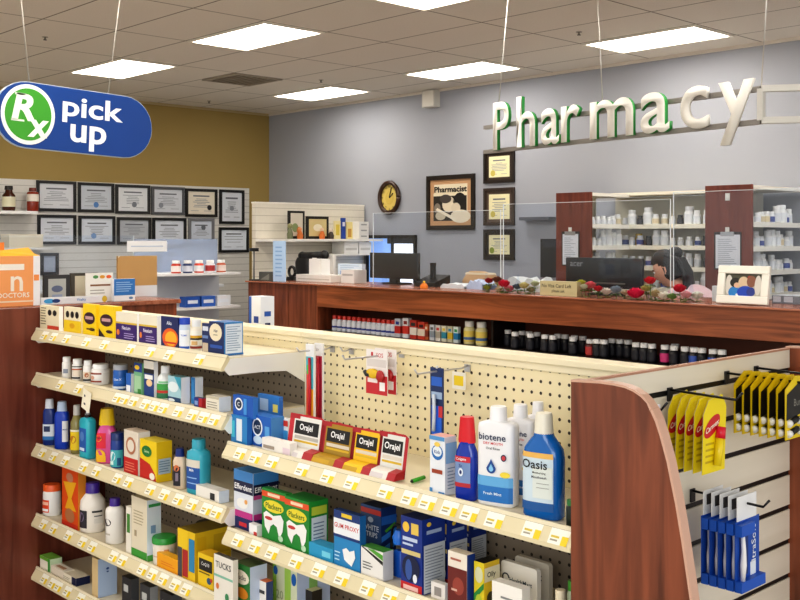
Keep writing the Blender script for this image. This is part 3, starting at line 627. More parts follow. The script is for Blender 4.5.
CT('toothpaste_carton', 'upright white and blue toothpaste carton with small red band', 'carton', A1, (430,445,456,438,497), 'e8ecf2', [('F','o',.5,.72,.38,.13,'2a70b8'),('F','o',.5,.74,.3,.09,'e8f0f6'),('F','t','Kids',.5,.73,.5,.06,'2a4a90'),('F','o',.5,.86,.2,.04,'f0d060'),('F',.15,.36,.85,.43,'a04428'),('F',0,0,.2,.1,'4a90c8'),('F',.6,0,1,.06,'3a80c0'),('F',0,.93,1,1,'5a9ad0'),('S',.0,.55,1,.9,'8ab4dc'),lines('S',.15,.1,.9,.5,7,'8ea0b8')], side='d8dee8', top='e8b0a8', dmax=.04)
bottle('mouthwash_bottle', 'dark blue mouthwash bottle with tall red cap', 'bottle', A1, (455,479,417,509), 'redcap', '1438a0', 'd8202c', [(-70,.16,40,.50,'7a94c0'),(-70,.16,40,.21,'b8303a'),(-70,.46,40,.53,'c8283a'),('t','Colgate',-15,.495,62,.045,'ffffff'),('o',-15,.34,14,.05,'e4ecf6'),('o',-15,.34,7,.025,'1c2c6a'),('t','Zx',-15,.42,20,.03,'1a2a70')], dr=.6, e=3, rz=14, bmat=mat('1436a4', .12))
def drop(r, W, D, h): pass
def biot(lab, px, ymin, front):
    L = [(-78,.04,66,.27,'2a78c0'),(-78,.2,66,.3,'6ab0e0')] if front else [(-78,.04,66,.2,'2a78c0')]
    L += [('t','biotene',-6,.70,95,.085,'16264e'),('t','DRY MOUTH',-2,.635,66,.03,'d0303a'),('t','Oral Rinse',-2,.585,52,.025,'334'),
          ('d',-8,.385,16,.055,'1c4c94'),('d',-8,.38,8,.03,'8ac4ea'),('o',34,.50,9,.035,'1c2c50'),('o',34,.50,6,.023,'c84048'),
          ('o',38,.33,16,.03,'f0d848'),('t','Fresh Mint',-2,.13,60,.03,'e4f2fc')]
    def tri(r, W, D, h): pass
    return bottle('mouthwash_bottle', lab, 'bottle', A1, px, 'square', 'f0f0f2', 'f4f4f6', L, dr=.5, e=4.2, rz=14, ymin=ymin,
        extra=lambda r, W, D, h: MB().loft([(h*.9,W*.186,W*.186,2),(h*.93,W*.184,W*.184,2)], mat('3a62a8'), 16).loft([(h*.95,W*.182,W*.182,2),(h*.965,W*.18,W*.18,2)], mat('3a62a8'), 16).build('cap_print', r))
biot('white mouthwash bottle with blue drop on its label, front one', (477.5,519.5,406.5,515), 1.485, True)
biot('white mouthwash bottle behind the front one, its label half hidden', (503,538,404.5,503), 1.565, False)
biot('white mouthwash bottle at the back, between the drop bottle and the blue one', (524,552,402,493), 1.63, False)
bottle('mouthwash_bottle', 'clear blue mouthwash bottle with cream cap and black lettering, last on its shelf', 'bottle', A1, (522.5,565.5,413,530), 'wash', '1a68b8', 'ece8d8',
    [(-78,.12,48,.60,'cfe0ea'),(-78,.58,48,.63,'e8b860'),(-78,.08,48,.16,'1a5a9c'),(-20,.2,44,.5,'dfe6e0'),('t','Oasis',-14,.52,100,.085,'121820'),('t','Moisturizing',2,.44,48,.025,'444'),('t','Mouthwash',2,.40,48,.025,'334'),(-6,.34,34,.345,'888'),(-6,.30,34,.305,'888')], dr=.55, e=3.2, rz=12, bmat=mat('1466b4', .1))
bottle('small_bottle', 'dark green edged bottle half hidden behind the wooden end panel', 'bottle', A1, (566,577,500,528), 'pill', '1c2a22', '2f7a3a', dr=.8)
# shelf B
CT('denture_carton', 'tall blue, white and pink denture tablet carton at the left end of its shelf', 'carton', B1, (234,253,278,474,533), 'dfe4ee', [('F',0,.80,1,1,'4a8ccc'),('F',0,.62,1,.82,'141c44'),('F','t','Efferdent',.5,.72,.9,.12,'ffffff'),('F','o',.45,.44,.3,.09,'f2f2f0'),('F','o',.65,.48,.08,.04,'f0b060'),('F',0,.20,1,.31,'c0348a'),('F',0,0,1,.2,'1a2460'),('F',.3,.05,.7,.12,'d02a3a'),
    ('S',0,.80,1,1,'4a90d0'),('S',0,.62,1,.80,'141c44'),('S','t','Efferdent',.5,.71,.9,.11,'ffffff'),('S',0,.55,1,.62,'c85090'),('S',0,.2,1,.3,'c0348a'),('S',0,0,1,.2,'2a3470')], side='c8d0e2', top='4f96d4')
CT('sample_carton', 'tiny white carton at the foot of the denture tablet carton', 'carton', B1, (249,257,262,526,538), 'f2f2f2', [('F',.6,0,1,.4,'c83a3a')], dmax=.02)
for w, px in (('left', (262,286,292,494.5,546)), ('right', (285,309,328,503,556))):
    CT('flosser_carton', 'green carton with white tooth shapes and orange banner, %s one of the pair' % w, 'carton', B1, px, '1f8a34',
       [('F',0,.84,1,.95,'e0562a'),('F',.25,.87,.75,.93,'f4d8b8'),('F','o',.5,.68,.42,.12,'e8d83a'),('F','t','Plackers',.5,.68,.66,.13,'14601f'),('F','p',[(.08,.5),(.2,.56),(.5,.5),(.8,.56),(.92,.46),(.88,.25),(.74,.08),(.64,.3),(.5,.34),(.38,.28),(.3,.12),(.14,.25)],'f2f2f0'),('F','o',.3,.43,.16,.035,'c83a3a'),('F','o',.8,.1,.1,.06,'bfe0c0'),
        ('S',.1,.1,.9,.7,'dfe8ee'),lines('S',.2,.14,.85,.62,7,'8090a8'),('S',.1,.74,.9,.9,'c8d84a')], side='2a9a3c', top='2a9440', group='green flosser cartons')
CT('floss_carton', 'low sky blue carton lying between the green cartons and the brush carton', 'carton', B1, (309,333,344,550,571), '2a9ac8', [('F',.55,.3,.9,.7,'7ad0e8')], top='3aa8d4', dmax=.06)
CT('interdental_brush_carton', 'navy and sky blue carton with red lettering and a white tooth', 'carton', B1, (334,360,366,517,575), '2a8ac4', [('F',0,.86,1,1,'1a3a7a'),('F',.3,.9,.7,.97,'e8c83a'),('F',0,.58,1,.86,'eef2f6'),('F','t','GUM PROXY',.5,.74,.94,.14,'d02828'),('F',0,.53,1,.58,'1a3a7a'),('F','p',[(.35,.33),(.5,.38),(.62,.33),(.8,.38),(.84,.25),(.7,.08),(.55,.12),(.42,.16)],'f2f4f4'),lines('F',.05,.1,.3,.3,3,'bfe4f4')], side='2470b0', top='1f3f7a', dmax=.03)
CT('whitening_strip_carton', 'dark blue and silver carton with green swirl standing on the brush shelf', 'carton', B1, (361,381,396,509,566), '33507e', [('F',0,.86,1,.95,'c84038'),('F','t','WHITE',.5,.62,.8,.1,'e8ecf4'),('F','t','STRIPS',.5,.5,.8,.09,'e8ecf4'),('F','o',.5,.76,.14,.05,'c8d0e0'),('F','p',[(.2,.3),(1,.1),(1,.22),(.5,.34)],'5ab83a'),
    ('S',0,.7,1,.85,'2a6ac0'),('S','p',[(0,.5),(1,.62),(1,.52),(0,.4)],'3a8ae0'),('S','p',[(0,.3),(1,.42),(1,.3),(0,.2)],'4a9ae0'),('S','p',[(.2,.6),(.9,.72),(.9,.66),(.3,.56)],'5ab83a')], side='1a3a78', top='1c2a4a', ymin=1.52)
CT('mouthguard_carton', 'white carton with black swoosh in front of the dark blue and silver one', 'carton', B1, (361,383,395,553,588), 'eceae6', [('F','p',[(0,1),(1,.55),(1,.68),(.1,1)],'161616'),('F','p',[(.3,.98),(1,.72),(1,.9),(.6,1)],'5aa83a'),lines('F',.1,.25,.55,.55,3,'666')], side='dfe0e4', top='4a9a3a', dmax=.03)
# coiled dark cord pack
r = thing('blister_pack', 'black and blue plastic loop pack between the cartons on the brush shelf', 'pack', onY(399, 300, 1.53).to_2d().to_3d()+Vector((0,0,B1)))
MB().tube([(.028*math.cos(a*PI/8), .004*math.sin(a), .062+.05*math.sin(a*PI/8)) for a in range(17)], .003, BLACK, 6).build('loop', r)
MB().loft([(0,.014,.008,3),(.05,.014,.008,3),(.056,.01,.006,3)], mat('1f5fc0', .3), 16).build('handle', r)
MB().loft([(.07,.012,.012,2),(.085,.016,.014,2),(.1,.008,.008,2)], mat('2a78dc', .3), 16).build('head', r)
for w, px, b in (('front one with the photo of an electric brush', (401,422,445,521,598), 1), ('second one, its white side half hidden', (440,448,467,520,588), 0), ('third one at the back', (463,470,487,520,574), 0)):
    CT('toothbrush_head_carton', 'navy carton with yellow disc, '+w, 'carton', B1, px, '17348a', [('F',0,0,1,.12,'c8282c'),('F','o',.25,.86,.16,.07,'f2c84a'),('F',.5,.78,.85,.93,'e8c860'),('F',.1,.68,.8,.73,'c8d4ec'),('F',.1,.62,.6,.65,'c8d4ec'),('F',.05,.5,.95,.56,'d8c88a'),('F','o',.5,.32,.42,.18,'0f1c44'),('F','o',.4,.3,.16,.14,'3a5aa0'),('F','o',.7,.2,.1,.06,'e8ecf4'),('F',.15,.03,.85,.09,'f0c0b8'),
        ('S',.04,.02,.96,.66,'cfd6de'),lines('S',.1,.06,.9,.62,14,'8d97a8'),('S',.15,.8,.8,.85,'a8bce0'),('S','o',.25,.93,.1,.03,'f0d050')], side='1a3a94', top='142a6c', dmax=(.085 if b else .06), ymin=(1.478 if b else (1.50 if 'second' in w else 1.56)), group='navy brush cartons')
CT('sample_carton', 'small white carton with black code square in front of the navy carton', 'carton', B1, (431,445,450,586,602), 'eee9e4', [('F',.25,.2,.75,.75,'9a9490')], top='e8e4dc', dmax=.02, ymin=1.45+.028)
CT('supplement_carton', 'cream and maroon carton with blue side on the brush shelf', 'carton', B1, (448,467,475,556,612), 'efe6d8', [('F',0,0,1,.72,'6e2420'),('F','o',.55,.4,.3,.16,'9a4438'),('F',.15,.85,.7,.89,'b06a5a'),('F',.2,.3,.5,.34,'d8b0a0')], side='1c3f8c', top='e8dcc8', dmax=.04)
CT('herbal_carton', 'yellow and green carton with two faces showing on the brush shelf', 'carton', B1, (474,484,500,564,615), 'e0cc28', [('F','o',.5,.75,.4,.16,'d8d8b0'),('F','p',[(0,.2),(1,.5),(1,.62),(0,.35)],'2a8a3a'),('F','o',.5,.25,.3,.12,'b8c83a'),('S',0,.62,1,.9,'efe8c8'),('S','t','Olly',.45,.74,.7,.14,'2a2a1a'),('S','o',.4,.3,.25,.12,'3a3a20')], side='ecc824', top='1c1c1a', dmax=.045)
def card(nm, lab, x0, x1, yt, yb, z, y, th, text_, c='f1ece2', rz=0):
    a, b = rc((x0+x1)/2); t = y/b; xa, xb = onY(x0, 0, y).x, onY(x1, 0, y).x; w = xb-xa; h = EYE-z-(yt-238)*t
    m = MB(); r_ = .008; pts = []
    for cx, cz, a0 in ((w/2-r_, h-r_, 0), (-w/2+r_, h-r_, 90)):
        for k in range(5): an = math.radians(a0+k*22.5); pts.append((cx+r_*math.cos(an), cz+r_*math.sin(an)))
    pts += [(-w/2, 0), (w/2, 0)]
    m.ext(pts[::-1], 'Y', 0, th, mat(c))
    if text_:
        m.text(text_, lambda xx, zz_: (xx+w*.06, -.0006, h*.62+zz_), w*.62, h*.2, mat('3a4a58'), .01)
        m.tube([(-w*.36+.008*math.cos(q), -.0006, h*.64+.008*math.sin(q)) for q in [i*.6 for i in range(9)]], .0015, mat('2a2f3a'), 5)
    o = m.build(nm, None, ((xa+xb)/2, y, z), rz); return tag(o, lab, 'sign card')
card('shelf_sign', 'rounded white card with a swirl mark and grey lettering on the brush shelf', 501, 537, 565, 640, B1, 1.56, .012, 'HealthMart')
card('shelf_sign', 'rounded grey cream card leaning behind the lettered white one', 515, 549, 560, 640, B1, 1.63, .012, 'Mart', 'ddd5c5')
CT('flat_carton', 'plain white carton at the bottom edge of the photo below the lettered card', 'carton', B1, (492,522,530,590,650), 'f4f1ea', [lines('F',.3,.6,.8,.75,1,'8a8a88')], dmax=.05)
bottle('small_bottle', 'small bottle with cream cap beside the wooden end panel at the bottom edge', 'bottle', B1, (554,567,590,650), 'pill', '8a6a4a', 'e8dcc0', ymin=1.5)
bottle('small_bottle', 'small bottle with green cap against the wooden end panel at the bottom edge', 'bottle', B1, (567,577,581,640), 'pill', 'd8e8c8', '4fae3a', ymin=1.56)
# shelf C
CT('pad_carton', 'white carton with grey lettering and green band at the bottom of the right bay', 'carton', C1, (214,233,238,561,640), 'e9e4da', [('F','t','TUCKS',.5,.88,.8,.09,'4a4a48'),('F',0,.72,1,.75,'8ac0a8'),('F','o',.2,.6,.08,.04,'d87a3a'),('F','o',.7,.5,.1,.05,'3a8a5a')], dmax=.04, top='3a3632', ymin=1.405)
CT('medicine_carton', 'green, cream and blue carton with a white oval and pale blue side', 'carton', C1, (234,250,273,568,640), '2f7a3c', [('F','o',.45,.82,.5,.1,'efe6d4'),('F','t','Tucks',.45,.82,.6,.07,'2a2a2a'),('F','o',.5,.6,.4,.08,'d88a2a'),('F',0,0,1,.45,'1f4a8a')], side='c4d2ea', top='4a5a34', dmax=.05, ymin=1.405)
CT('cream_carton', 'small white carton with orange top by the green and blue one', 'carton', C1, (253,266,273,583,640), 'efeae4', [('F',.1,.78,.9,.84,'3a3a3a'),('F',0,.55,1,.62,'c88a5a')], top='d8703a', side='3a4a7a', dmax=.03, ymin=1.405)
CT('gel_carton', 'large pale green and white carton with blue drops, its side pale blue', 'carton', C1, (273,297,330,563,640), 'dfe4c8', [('F',.0,.1,.15,1,'9ac84a'),('F',.5,.1,.75,1,'a8d060'),('F','o',.12,.8,.09,.06,'1f66b8'),('F','o',.88,.76,.1,.08,'1f66b8'),('F','t','20',.3,.5,.3,.12,'b0b890'),('S',.35,.5,.6,1,'8ab86a')], side='b8c8e8', top='a8d060', dmax=.11)
CT('flat_carton', 'small dark carton with cream top at the bottom edge under the brush shelf rail', 'carton', C1, (300,312,322,592,640), '2a2620', [], top='e8e0b8', dmax=.05)
# ================================================================== things hanging on the pegboard
def peg_hook(lab, x, y, L=.11, y0=PY, tagc=False):
    p = onY(x, y, y0)
    p = p-Vector((0,.0008,0)); r = thing('peg_hook', lab, 'hook', p)
    MB().box(-.009,.009,-.002,0,-.014,.003, STEEL).build('plate', r)
    MB().tube([(0,-.003,0),(0,-.02,-.004),(0,-L,-.004),(0,-L-.008,.006)], .0022, mat('c9c6c8', .3, .6), 8).build('wire', r)
    if tagc: MB().box(-.02,.02,-L*0-.03,-.028,-.05,-.012, mat('f3eee0')).box(-.014,.014,-.0306,-.03,-.042,-.02, TAGY).build('price_tag', r)
    return r, p
# red and teal brush pack at the joint of the bays
r, p = peg_hook('wire hook at the joint of the two bays holding the long brush packs', 333, 347, .11)
for i, (dy, c1, c2, lab) in enumerate(((-.073, '58b4c4', 'e8a030', 'front'), (-.045, 'b02a48', 'a02038', 'back'))):
    r = thing('brush_pack', 'long narrow %s pack hanging at the joint of the two bays' % ('sky blue and yellow', 'dark crimson')[i], 'hanging pack', (p.x, p.y+dy, p.z))
    m = MB(); w = .033; h = .185
    m.box(-w/2, w/2, -.003, .003, -h, .012, mat('efeff0')); m.box(-w/2+.002, w/2-.002, -.0036, -.003, -h+.004, -h*.55, mat(c2 if i == 0 else c1)); m.box(-w/2+.002, w/2-.002, -.0036, -.003, -h*.55, -.02, mat(c1))
    m.box(-w/2+.004, 0, -.0042, -.0036, -h*.9, -h*.3, mat('e04a3a')); m.box(-w/2+.006, w/2-.01, -.0044, -.0036, -h*.35, -h*.22, mat('4ac04a' if i == 0 else 'd85a70'))
    m.build('card', r); MB().tube([(.004,-.007,-h*.95),(.006,-.008,-h*.5),(.003,-.007,-h*.12)], .0035, mat('c8283c'), 8).build('brush', r)
r, p = peg_hook('wire hook above the red and white blister packs', 402, 352, .18)
for i in range(2):
    r = thing('blister_pack', 'white and red blister pack hanging on the pegboard, %s one' % ('front', 'rear')[i], 'hanging pack', (p.x, p.y-.078+.028*i, p.z))
    m = MB(); m.box(-.04,.034,-.001,.001,-.095,.01, mat('efe9e6')); m.box(-.04,.034,-.0016,-.001,-.095,-.05, mat('c42a34')); m.box(-.036,.03,-.002,-.0016,-.03,-.012, mat('dcd4d0'))
    m.text('SOS', lambda x, y: (x+.008, -.0018, y-.002), .026, .01, mat('c8202c')); m.box(-.022,-.016,-.0018,-.001,-.006,.004, mat('c8202c'))
    m.box(-.034,.0,-.0022,-.0016,-.068,-.058, mat('f2e6e2')); m.box(.008,.026,-.0022,-.0016,-.085,-.065, mat('f6f2f0')); m.build('card', r)
    k = MB(); k.ball((-.012,-.006,-.046), (.024,.006,.012), mat('e0b82a', .2), 14, 8); k.ball((.014,-.006,-.05), (.014,.006,.014), mat('b02a2c', .2), 12, 8); k.build('blister', r)
    MB().tube([(-.038,-.008,-.042),(-.03,-.009,-.05),(-.02,-.008,-.05)], .005, mat('222'), 8).build('clip', r)
r, p = peg_hook('long wire hook with a small yellow price tag, carrying the dark blue brush pack', 468, 366, .16, tagc=True)
r = thing('brush_pack', 'long dark blue and silver brush pack hanging on the pegboard', 'hanging pack', Vector((p.x, 1.615, p.z-.004)))
m = MB(); h = .150
m.box(-.020,.020,-.001,.001,-h,.008, mat('1a3060')); m.box(-.016,.016,-.0016,-.001,-.06,-.045, mat('9fb4d0')); m.box(-.016,.016,-.0016,-.001,-.032,-.012, mat('2a62c0')); m.box(-.015,.015,-.0018,-.001,-h+.012,-.075, mat('2a6ad8')); m.box(.006,.018,-.002,-.0016,-.1,-.075, mat('c83a3a')); m.build('card', r)
MB().tube([(-.004,-.007,-h+.02),(0,-.009,-.09),(-.003,-.007,-.05)], .004, mat('cfd8e4'), 8).build('brush', r)
MB().tube([(0,0,.006),(0,0,.012)], .003, mat('ccc')).build('hanger', r)
peg_hook('bare wire hook between the long brush packs and the red blister packs', 352, 349, .03)
# ================================================================== things hanging on the slat wall
def slat_hook(lab, Y, z, L):
    r = thing('slat_hook', lab, 'hook', (EX+.0008, Y, z))
    MB().box(0,.003,-.008,.008,-.022,.004, mat('2c2c2c')).build('plate', r)
    MB().tube([(.001,0,0),(L,0,-.004),(L+.012,0,.01)], .0025, mat('2a2a2c', .3, .6), 8).build('wire', r)
    return r
def onXp(x, y, X): return onX(x, y, X)
# yellow lip balm cards
F = onX(715, 402, -.985); hx = F.x
slat_hook('black hook carrying the yellow lip balm cards', F.y, F.z+.012, .14)
seq = ['front one with its red capped tube', 'second from the front', 'third from the front', 'fourth from the front', 'last one, nearest the slat wall']
for i in range(5):
    x = -.985-.0185*i
    r = thing('lip_balm_card', 'yellow lip balm card with red oval, '+seq[i], 'hanging pack', (x, F.y, F.z), 0, 'yellow lip balm cards')
    W_, H_ = .082, .130; m = MB()
    t = .18
    fn = lambda yy, zz, e=0: (e+.0, yy - t*(-zz-.0)*.30, zz)     # card plane faces +X, swung a little
    def Q(y0, y1, za, zb, c, e): m.quad(fn(y0, za, e), fn(y1, za, e), fn(y1, zb, e), fn(y0, zb, e), mat(c))
    pts = [(-W_/2, -H_), (W_/2, -H_), (W_/2, -.012), (W_*.30, .012), (-W_*.30, .004), (-W_/2, -.02)]
    m.add([fn(a, b, .0006) for a, b in pts], [tuple(range(6))], mat('f2dc14')); m.add([fn(a, b, -.0006) for a, b in pts], [tuple(range(6))[::-1]], mat('e8e4d4'))
    m.add([fn(-W_*.12+W_*.34*math.cos(q*PI/10), -.044+.017*math.sin(q*PI/10)+(.012*math.cos(q*PI/10)), .0012) for q in range(20)], [tuple(range(20))], mat('cc1f26'))
    m.text('Carmex', lambda yy, zz: fn(yy-W_*.12, zz-.044+yy*.35, .0018), W_*.56, .02, mat('fbf4e0'), .02)
    for q in range(4): Q(-W_*.38, -W_*.02, -.078-.011*q, -.074-.011*q, 'c8ac10', .0012)
    m.build('card', r)
    MB().tube([fn(W_*.0, -H_*.9, .008), fn(W_*.1, -H_*.50, .008)], [.007, .008], mat('eed424', .25), 12).build('tube', r)
    MB().tube([fn(W_*.1, -H_*.52, .008), fn(W_*.14, -H_*.36, .008)], [.0095, .0085], mat('d81f3a', .3), 12).build('cap', r)
# blue toothbrush packs
F = onX(747, 503, -.965)
slat_hook('black hook carrying the blue toothbrush packs', F.y, F.z+.002, .15)
for i in range(5):
    x = -.965-.0175*i
    r = thing('toothbrush_pack', 'blue and white toothbrush pack, '+['front one with the upright white lettering', 'second from the front', 'third from the front', 'fourth from the front', 'last one, nearest the slat wall'][i], 'hanging pack', (x, F.y, F.z), 0, 'blue toothbrush packs')
    W_ = .092; H_ = .160; m = MB()
    m.box(-.0008, .0008, -W_*.42, W_*.38, -.03, .016, mat('eef0f2'))
    m.box(-.0008, .0008, -W_/2, W_/2, -H_, -.03, mat('1650b0'))
    m.box(.0008, .0014, -W_*.34, W_*.02, -H_*.84, -.045, mat('10377e'))
    m.text('UltraSoft', lambda a, b: (.0018, W_*.24-b, a-.088), .085, .017, mat('e8eef8'), .01)
    m.box(.0008,.0016, W_*.12, W_*.34, -H_+.02, -H_+.045, mat('e8f0f8')); m.box(.0008,.0016,-W_*.3,W_*.2,-.012,.008, mat('3a3a3c')) if i else None
    m.build('card', r)
    MB().box(.001, .014, -W_/2, W_/2, -H_, -H_+.02, mat('1c5cc4')).build('tray', r); MB().box(.001,.014,-W_/2,W_*.05,-.055,-.034, mat('1c5cc4')).build('clasp', r)
    MB().tube([(.008,-W_*.34,-H_+.02),(.010,-W_*.35,-.11),(.007,-W_*.28,-.085),(.008,-W_*.34,-.05)], [.0045,.0062,.0048,.0035], mat('f2f2f4', .2), 10).build('toothbrush', r)
# black and yellow marker packs, two hooks
k = 0
for row, (px, py, n, x0) in enumerate(((786, 376, 7, -.955), (768, 367, 3, -1.0), (797, 381, 4, -.955))):
    F = onX(px, py, x0)
    Yc = (F.y, 2.02, F.y)[row]
    if row == 2: Yc = 2.09
    if row == 0: Yc = 1.965
    if row == 1: continue
    zz = EYE-.293
    slat_hook('black hook carrying the black and yellow packs, %s' % ('left one', 'x', 'right one by the end panel')[row], Yc, zz+.012, .16)
    for i in range(n):
        x = (-.93 if row == 0 else -.90)-.0178*i
        r = thing('stick_pack', 'black and yellow pack with round white capped sticks, %s on the %s hook' % (['front one', 'second', 'third', 'fourth', 'fifth', 'sixth', 'seventh and last'][i], 'left' if row == 0 else 'right'), 'hanging pack', (x, Yc, zz), 0, 'black and yellow packs')
        W_ = .105; H_ = .100; m = MB()
        pts = [(-W_/2,-H_),(W_/2,-H_),(W_/2,-.01),(W_*.2,.02),(-W_*.1,.022),(-W_/2,-.002)]
        m.add([(.0006,a,b) for a,b in pts], [tuple(range(6))], mat('e8cc1a')); m.add([(-.0006,a,b) for a,b in pts], [tuple(range(6))[::-1]], mat('d8bc18'))
        m.add([(.0012,a,b) for a,b in [(-W_*.46,-H_*.62),(W_*.46,-H_*.5),(W_*.42,-.004),(W_*.1,.010),(-W_*.44,-.012)]], [tuple(range(5))], mat('1e1d1c'))
        m.text('Burt', lambda a, b: (.0016, a, b-.03), .04, .014, mat('8a8880'))
        m.build('card', r)
        s = MB()
        for q, (yy, hh) in enumerate(((-W_*.34, -.068), (-W_*.34, -.088), (W_*.05, -.066), (W_*.05, -.086))):
            s.tube([(.002,yy,hh),(.002,yy+.03,hh+.006)], .0065, mat('1c1c1c'), 10)
            s.tube([(.003,yy-.008,hh-.001),(.002,yy,hh)], .0072, mat('eeeeea'), 10)
        s.build('stick', r)
# pink and white packs half hidden by the curved panel
F = onX(667, 398, -1.03)
slat_hook('hook of the red and white packs half hidden by the curved side panel', 1.56, EYE-.305+.01, .10)
for i in range(2):
    r = thing('sachet_pack', 'red and white pack half hidden by the curved side panel, %s one' % ('front', 'rear')[i], 'hanging pack', (-1.01-.02*i, 1.56, EYE-.305))
    m = MB(); m.box(-.0008,.0008,-.036,.04,-.11,.008, mat('e9e4ea')); m.box(.0008,.0014,-.036,.04,-.035,-.01, mat('c83a50')); m.box(.0008,.0014,-.03,.03,-.1,-.08, mat('5a9ad0')); m.box(.0008,.0016,-.02,.03,-.108,-.094, mat('d8303a')); m.build('card', r)
    MB().box(-.001,.001,-.008,.008,.008,.016, mat('e9e4ea')).build('hanger', r)
# little yellow pack low on the right side panel
p = onX(800, 600, -.88)
# ================================================================== main counter
CY = 5.35; CT_Z = 1.22; DK = mat('74422f', .5)
cx0 = onY(248, 0, CY).x; cx1 = onY(317, 0, CY).x; cxm = onY(288, 0, CY).x
mc = thing('service_counter', 'long cherry wood service counter with dark open shelf under its front', 'counter', (-2.6, 5.6, 0)); off = (2.6, -5.6, 0)
MB().box(cx0-.02, 1.0, CY-.02, 5.98, CT_Z-.012, CT_Z, WOODTOP).build('countertop', mc, off, bevel=.003)
MB().box(cx1, 1.0, CY, CY+.03, CT_Z-.185, CT_Z-.0125, WOODY).build('fascia', mc, off, bevel=.002)
MB().box(cx0, cxm-.002, CY+.004, 5.95, .0, CT_Z-.0125, WOODV).box(cxm+.002, cx1, CY+.004, 5.95, 0, CT_Z-.0125, WOODV).build('end_cabinet', mc, off)
MB().box(cx1, 1.0, 5.80, 5.82, 0, CT_Z-.0125, DK).build('back_board', mc, off)
SZ = .84
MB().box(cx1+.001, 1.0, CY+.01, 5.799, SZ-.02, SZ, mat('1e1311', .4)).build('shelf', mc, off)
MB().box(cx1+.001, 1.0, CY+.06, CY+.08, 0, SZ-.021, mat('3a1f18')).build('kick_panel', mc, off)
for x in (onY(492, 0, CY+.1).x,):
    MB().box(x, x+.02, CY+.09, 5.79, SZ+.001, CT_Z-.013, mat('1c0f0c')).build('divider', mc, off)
# bottles under the counter, each a thing of its own
def mini(name, label, body, cap, w, h, band=None, sq=False, band2=None):
    m = MB(); e = 4 if sq else 2
    if sq: m.box(-w/2, w/2, -w*.3, w*.3, 0, h, mat(body))
    else:
        m.loft([(0,w*.46,w*.46,e),(h*.04,w/2,w/2,e),(h*.66,w/2,w/2,e),(h*.76,w*.34,w*.34,2)], mat(body, .3), 14)
        m.loft([(h*.76,w*.40,w*.40,2),(h*.98,w*.40,w*.40,2),(h,w*.36,w*.36,2)], mat(cap, .35), 14)
    if band:
        if sq: m.box(-w/2-.0004, w/2+.0004, -w*.3-.0004, w*.3, h*.2, h*.6, mat(band)); m.box(-w*.3, w*.3, -w*.3-.001, w*.3, h*.68, h*.85, mat(band2 or 'eee'))
        else: m.loft([(h*.12,w*.505,w*.505,2),(h*.58,w*.505,w*.505,2)], mat(band, .5), 14, capb=False, capt=False)
        if band2 and not sq: m.loft([(h*.2,w*.512,w*.512,2),(h*.32,w*.512,w*.512,2)], mat(band2, .5), 14, capb=False, capt=False)
    me = m.fix(m.mesh(name))
    return me
def put(me, name, loc, label, cat, group, s=1.0, rz=0):
    o = bpy.data.objects.new(name, me); COL.objects.link(o); o.location = loc; o.scale = (s, s, s); o.rotation_euler = (0,0,rz)
    return tag(o, label, cat, group)
mA = mini('supplement_bottle', '', 'dfe4ee', 'c8352a', .05, .125, 'e8ecf4', band2='3a4a9a')
mD = mini('supplement_bottle', '', '17161a', 'f0f0f0', .062, .115, '20202a'); mD2 = mini('supplement_bottle', '', '17161a', 'f0f0f0', .062, .115, 'c8387a'); mD3 = mini('supplement_bottle', '', '1b1a20', 'f0f0f0', .062, .115, '3a5ab0'); mD4 = mini('supplement_bottle', '', '5a1a1a', 'e8e8e8', .062, .11, 'b83a3a')
for i in range(13):
    p = onY(335+4.9*i, 0, CY+.10); put(mA, 'supplement_bottle', (p.x, CY+.10, SZ), 'small white bottle with red cap in the tight row under the counter', 'bottle', 'red capped bottles under the counter')
bx = [('c9ccd6','c8302a','2a3a8a',.06,.14),('e4e6ec','d83a30','8a1a1a',.06,.15),('b8352a','f0e8e0','2a2a2a',.07,.14),('c8402c','e8d8c8','3a1a1a',.07,.13)]
nm = ['silver and red carton right of the red capped bottles under the counter', 'white carton with red band under the counter', 'dark red carton under the counter, left one', 'brick red carton with black print under the counter']
for i, (a, b, c, w, h) in enumerate(bx):
    put(mini('supplement_carton', '', a, a, w, h, b, True, c), 'supplement_carton', (onY(399+8*i, 0, CY+.1).x, CY+.1, SZ), nm[i], 'carton', None)
bx = [('c86a3a','8a3a2a','e8d8c0'),('d8dce0','9aa4b0','555'),('e8e4dc','b8b0a0','c83a3a'),('ece8d0','3a9ab0','e8c83a'),('d8d4b8','e8c83a','3a8ab0'),('dfe8e8','2a8ac0','3a9a5a')]
nm = ['orange brown', 'silver grey', 'plain white', 'cream and teal', 'cream and yellow', 'pale and sky blue']
for i, (a, b, c) in enumerate(bx):
    put(mini('remedy_carton', '', a, a, .045, .115, b, True, c), 'remedy_carton', (onY(427+6*i, 0, CY+.1).x, CY+.1, SZ), 'small %s carton in the mixed row under the counter' % nm[i], 'carton', 'mixed cartons under the counter')
for i, x in enumerate((469.5, 481.5)):
    me = mini('powder_tub', '', 'd8cf9a', 'e8e4dc', .085, .165, 'e0c860', band2='4a6a9a')
    put(me, 'powder_tub', (onY(x, 0, CY+.1).x, CY+.1, SZ), 'cream and yellow tub under the counter, %s of the pair' % ('left', 'right')[i], 'tub', 'cream tubs under the counter')
caps = [(508,0),(515,1),(522,0),(529,0),(530.5,1),(537,0),(545,1),(553,1),(558,0),(565,0),(573,1),(574.5,0),(583,0),(590,2),(597,1),(604,1),(612,0),(620,0),(628,0),(636,1),(644,1),(652,1),(665,3),(675,0),(674,1),(685,1),(694,4),(702,1),(713,4),(722,1)]
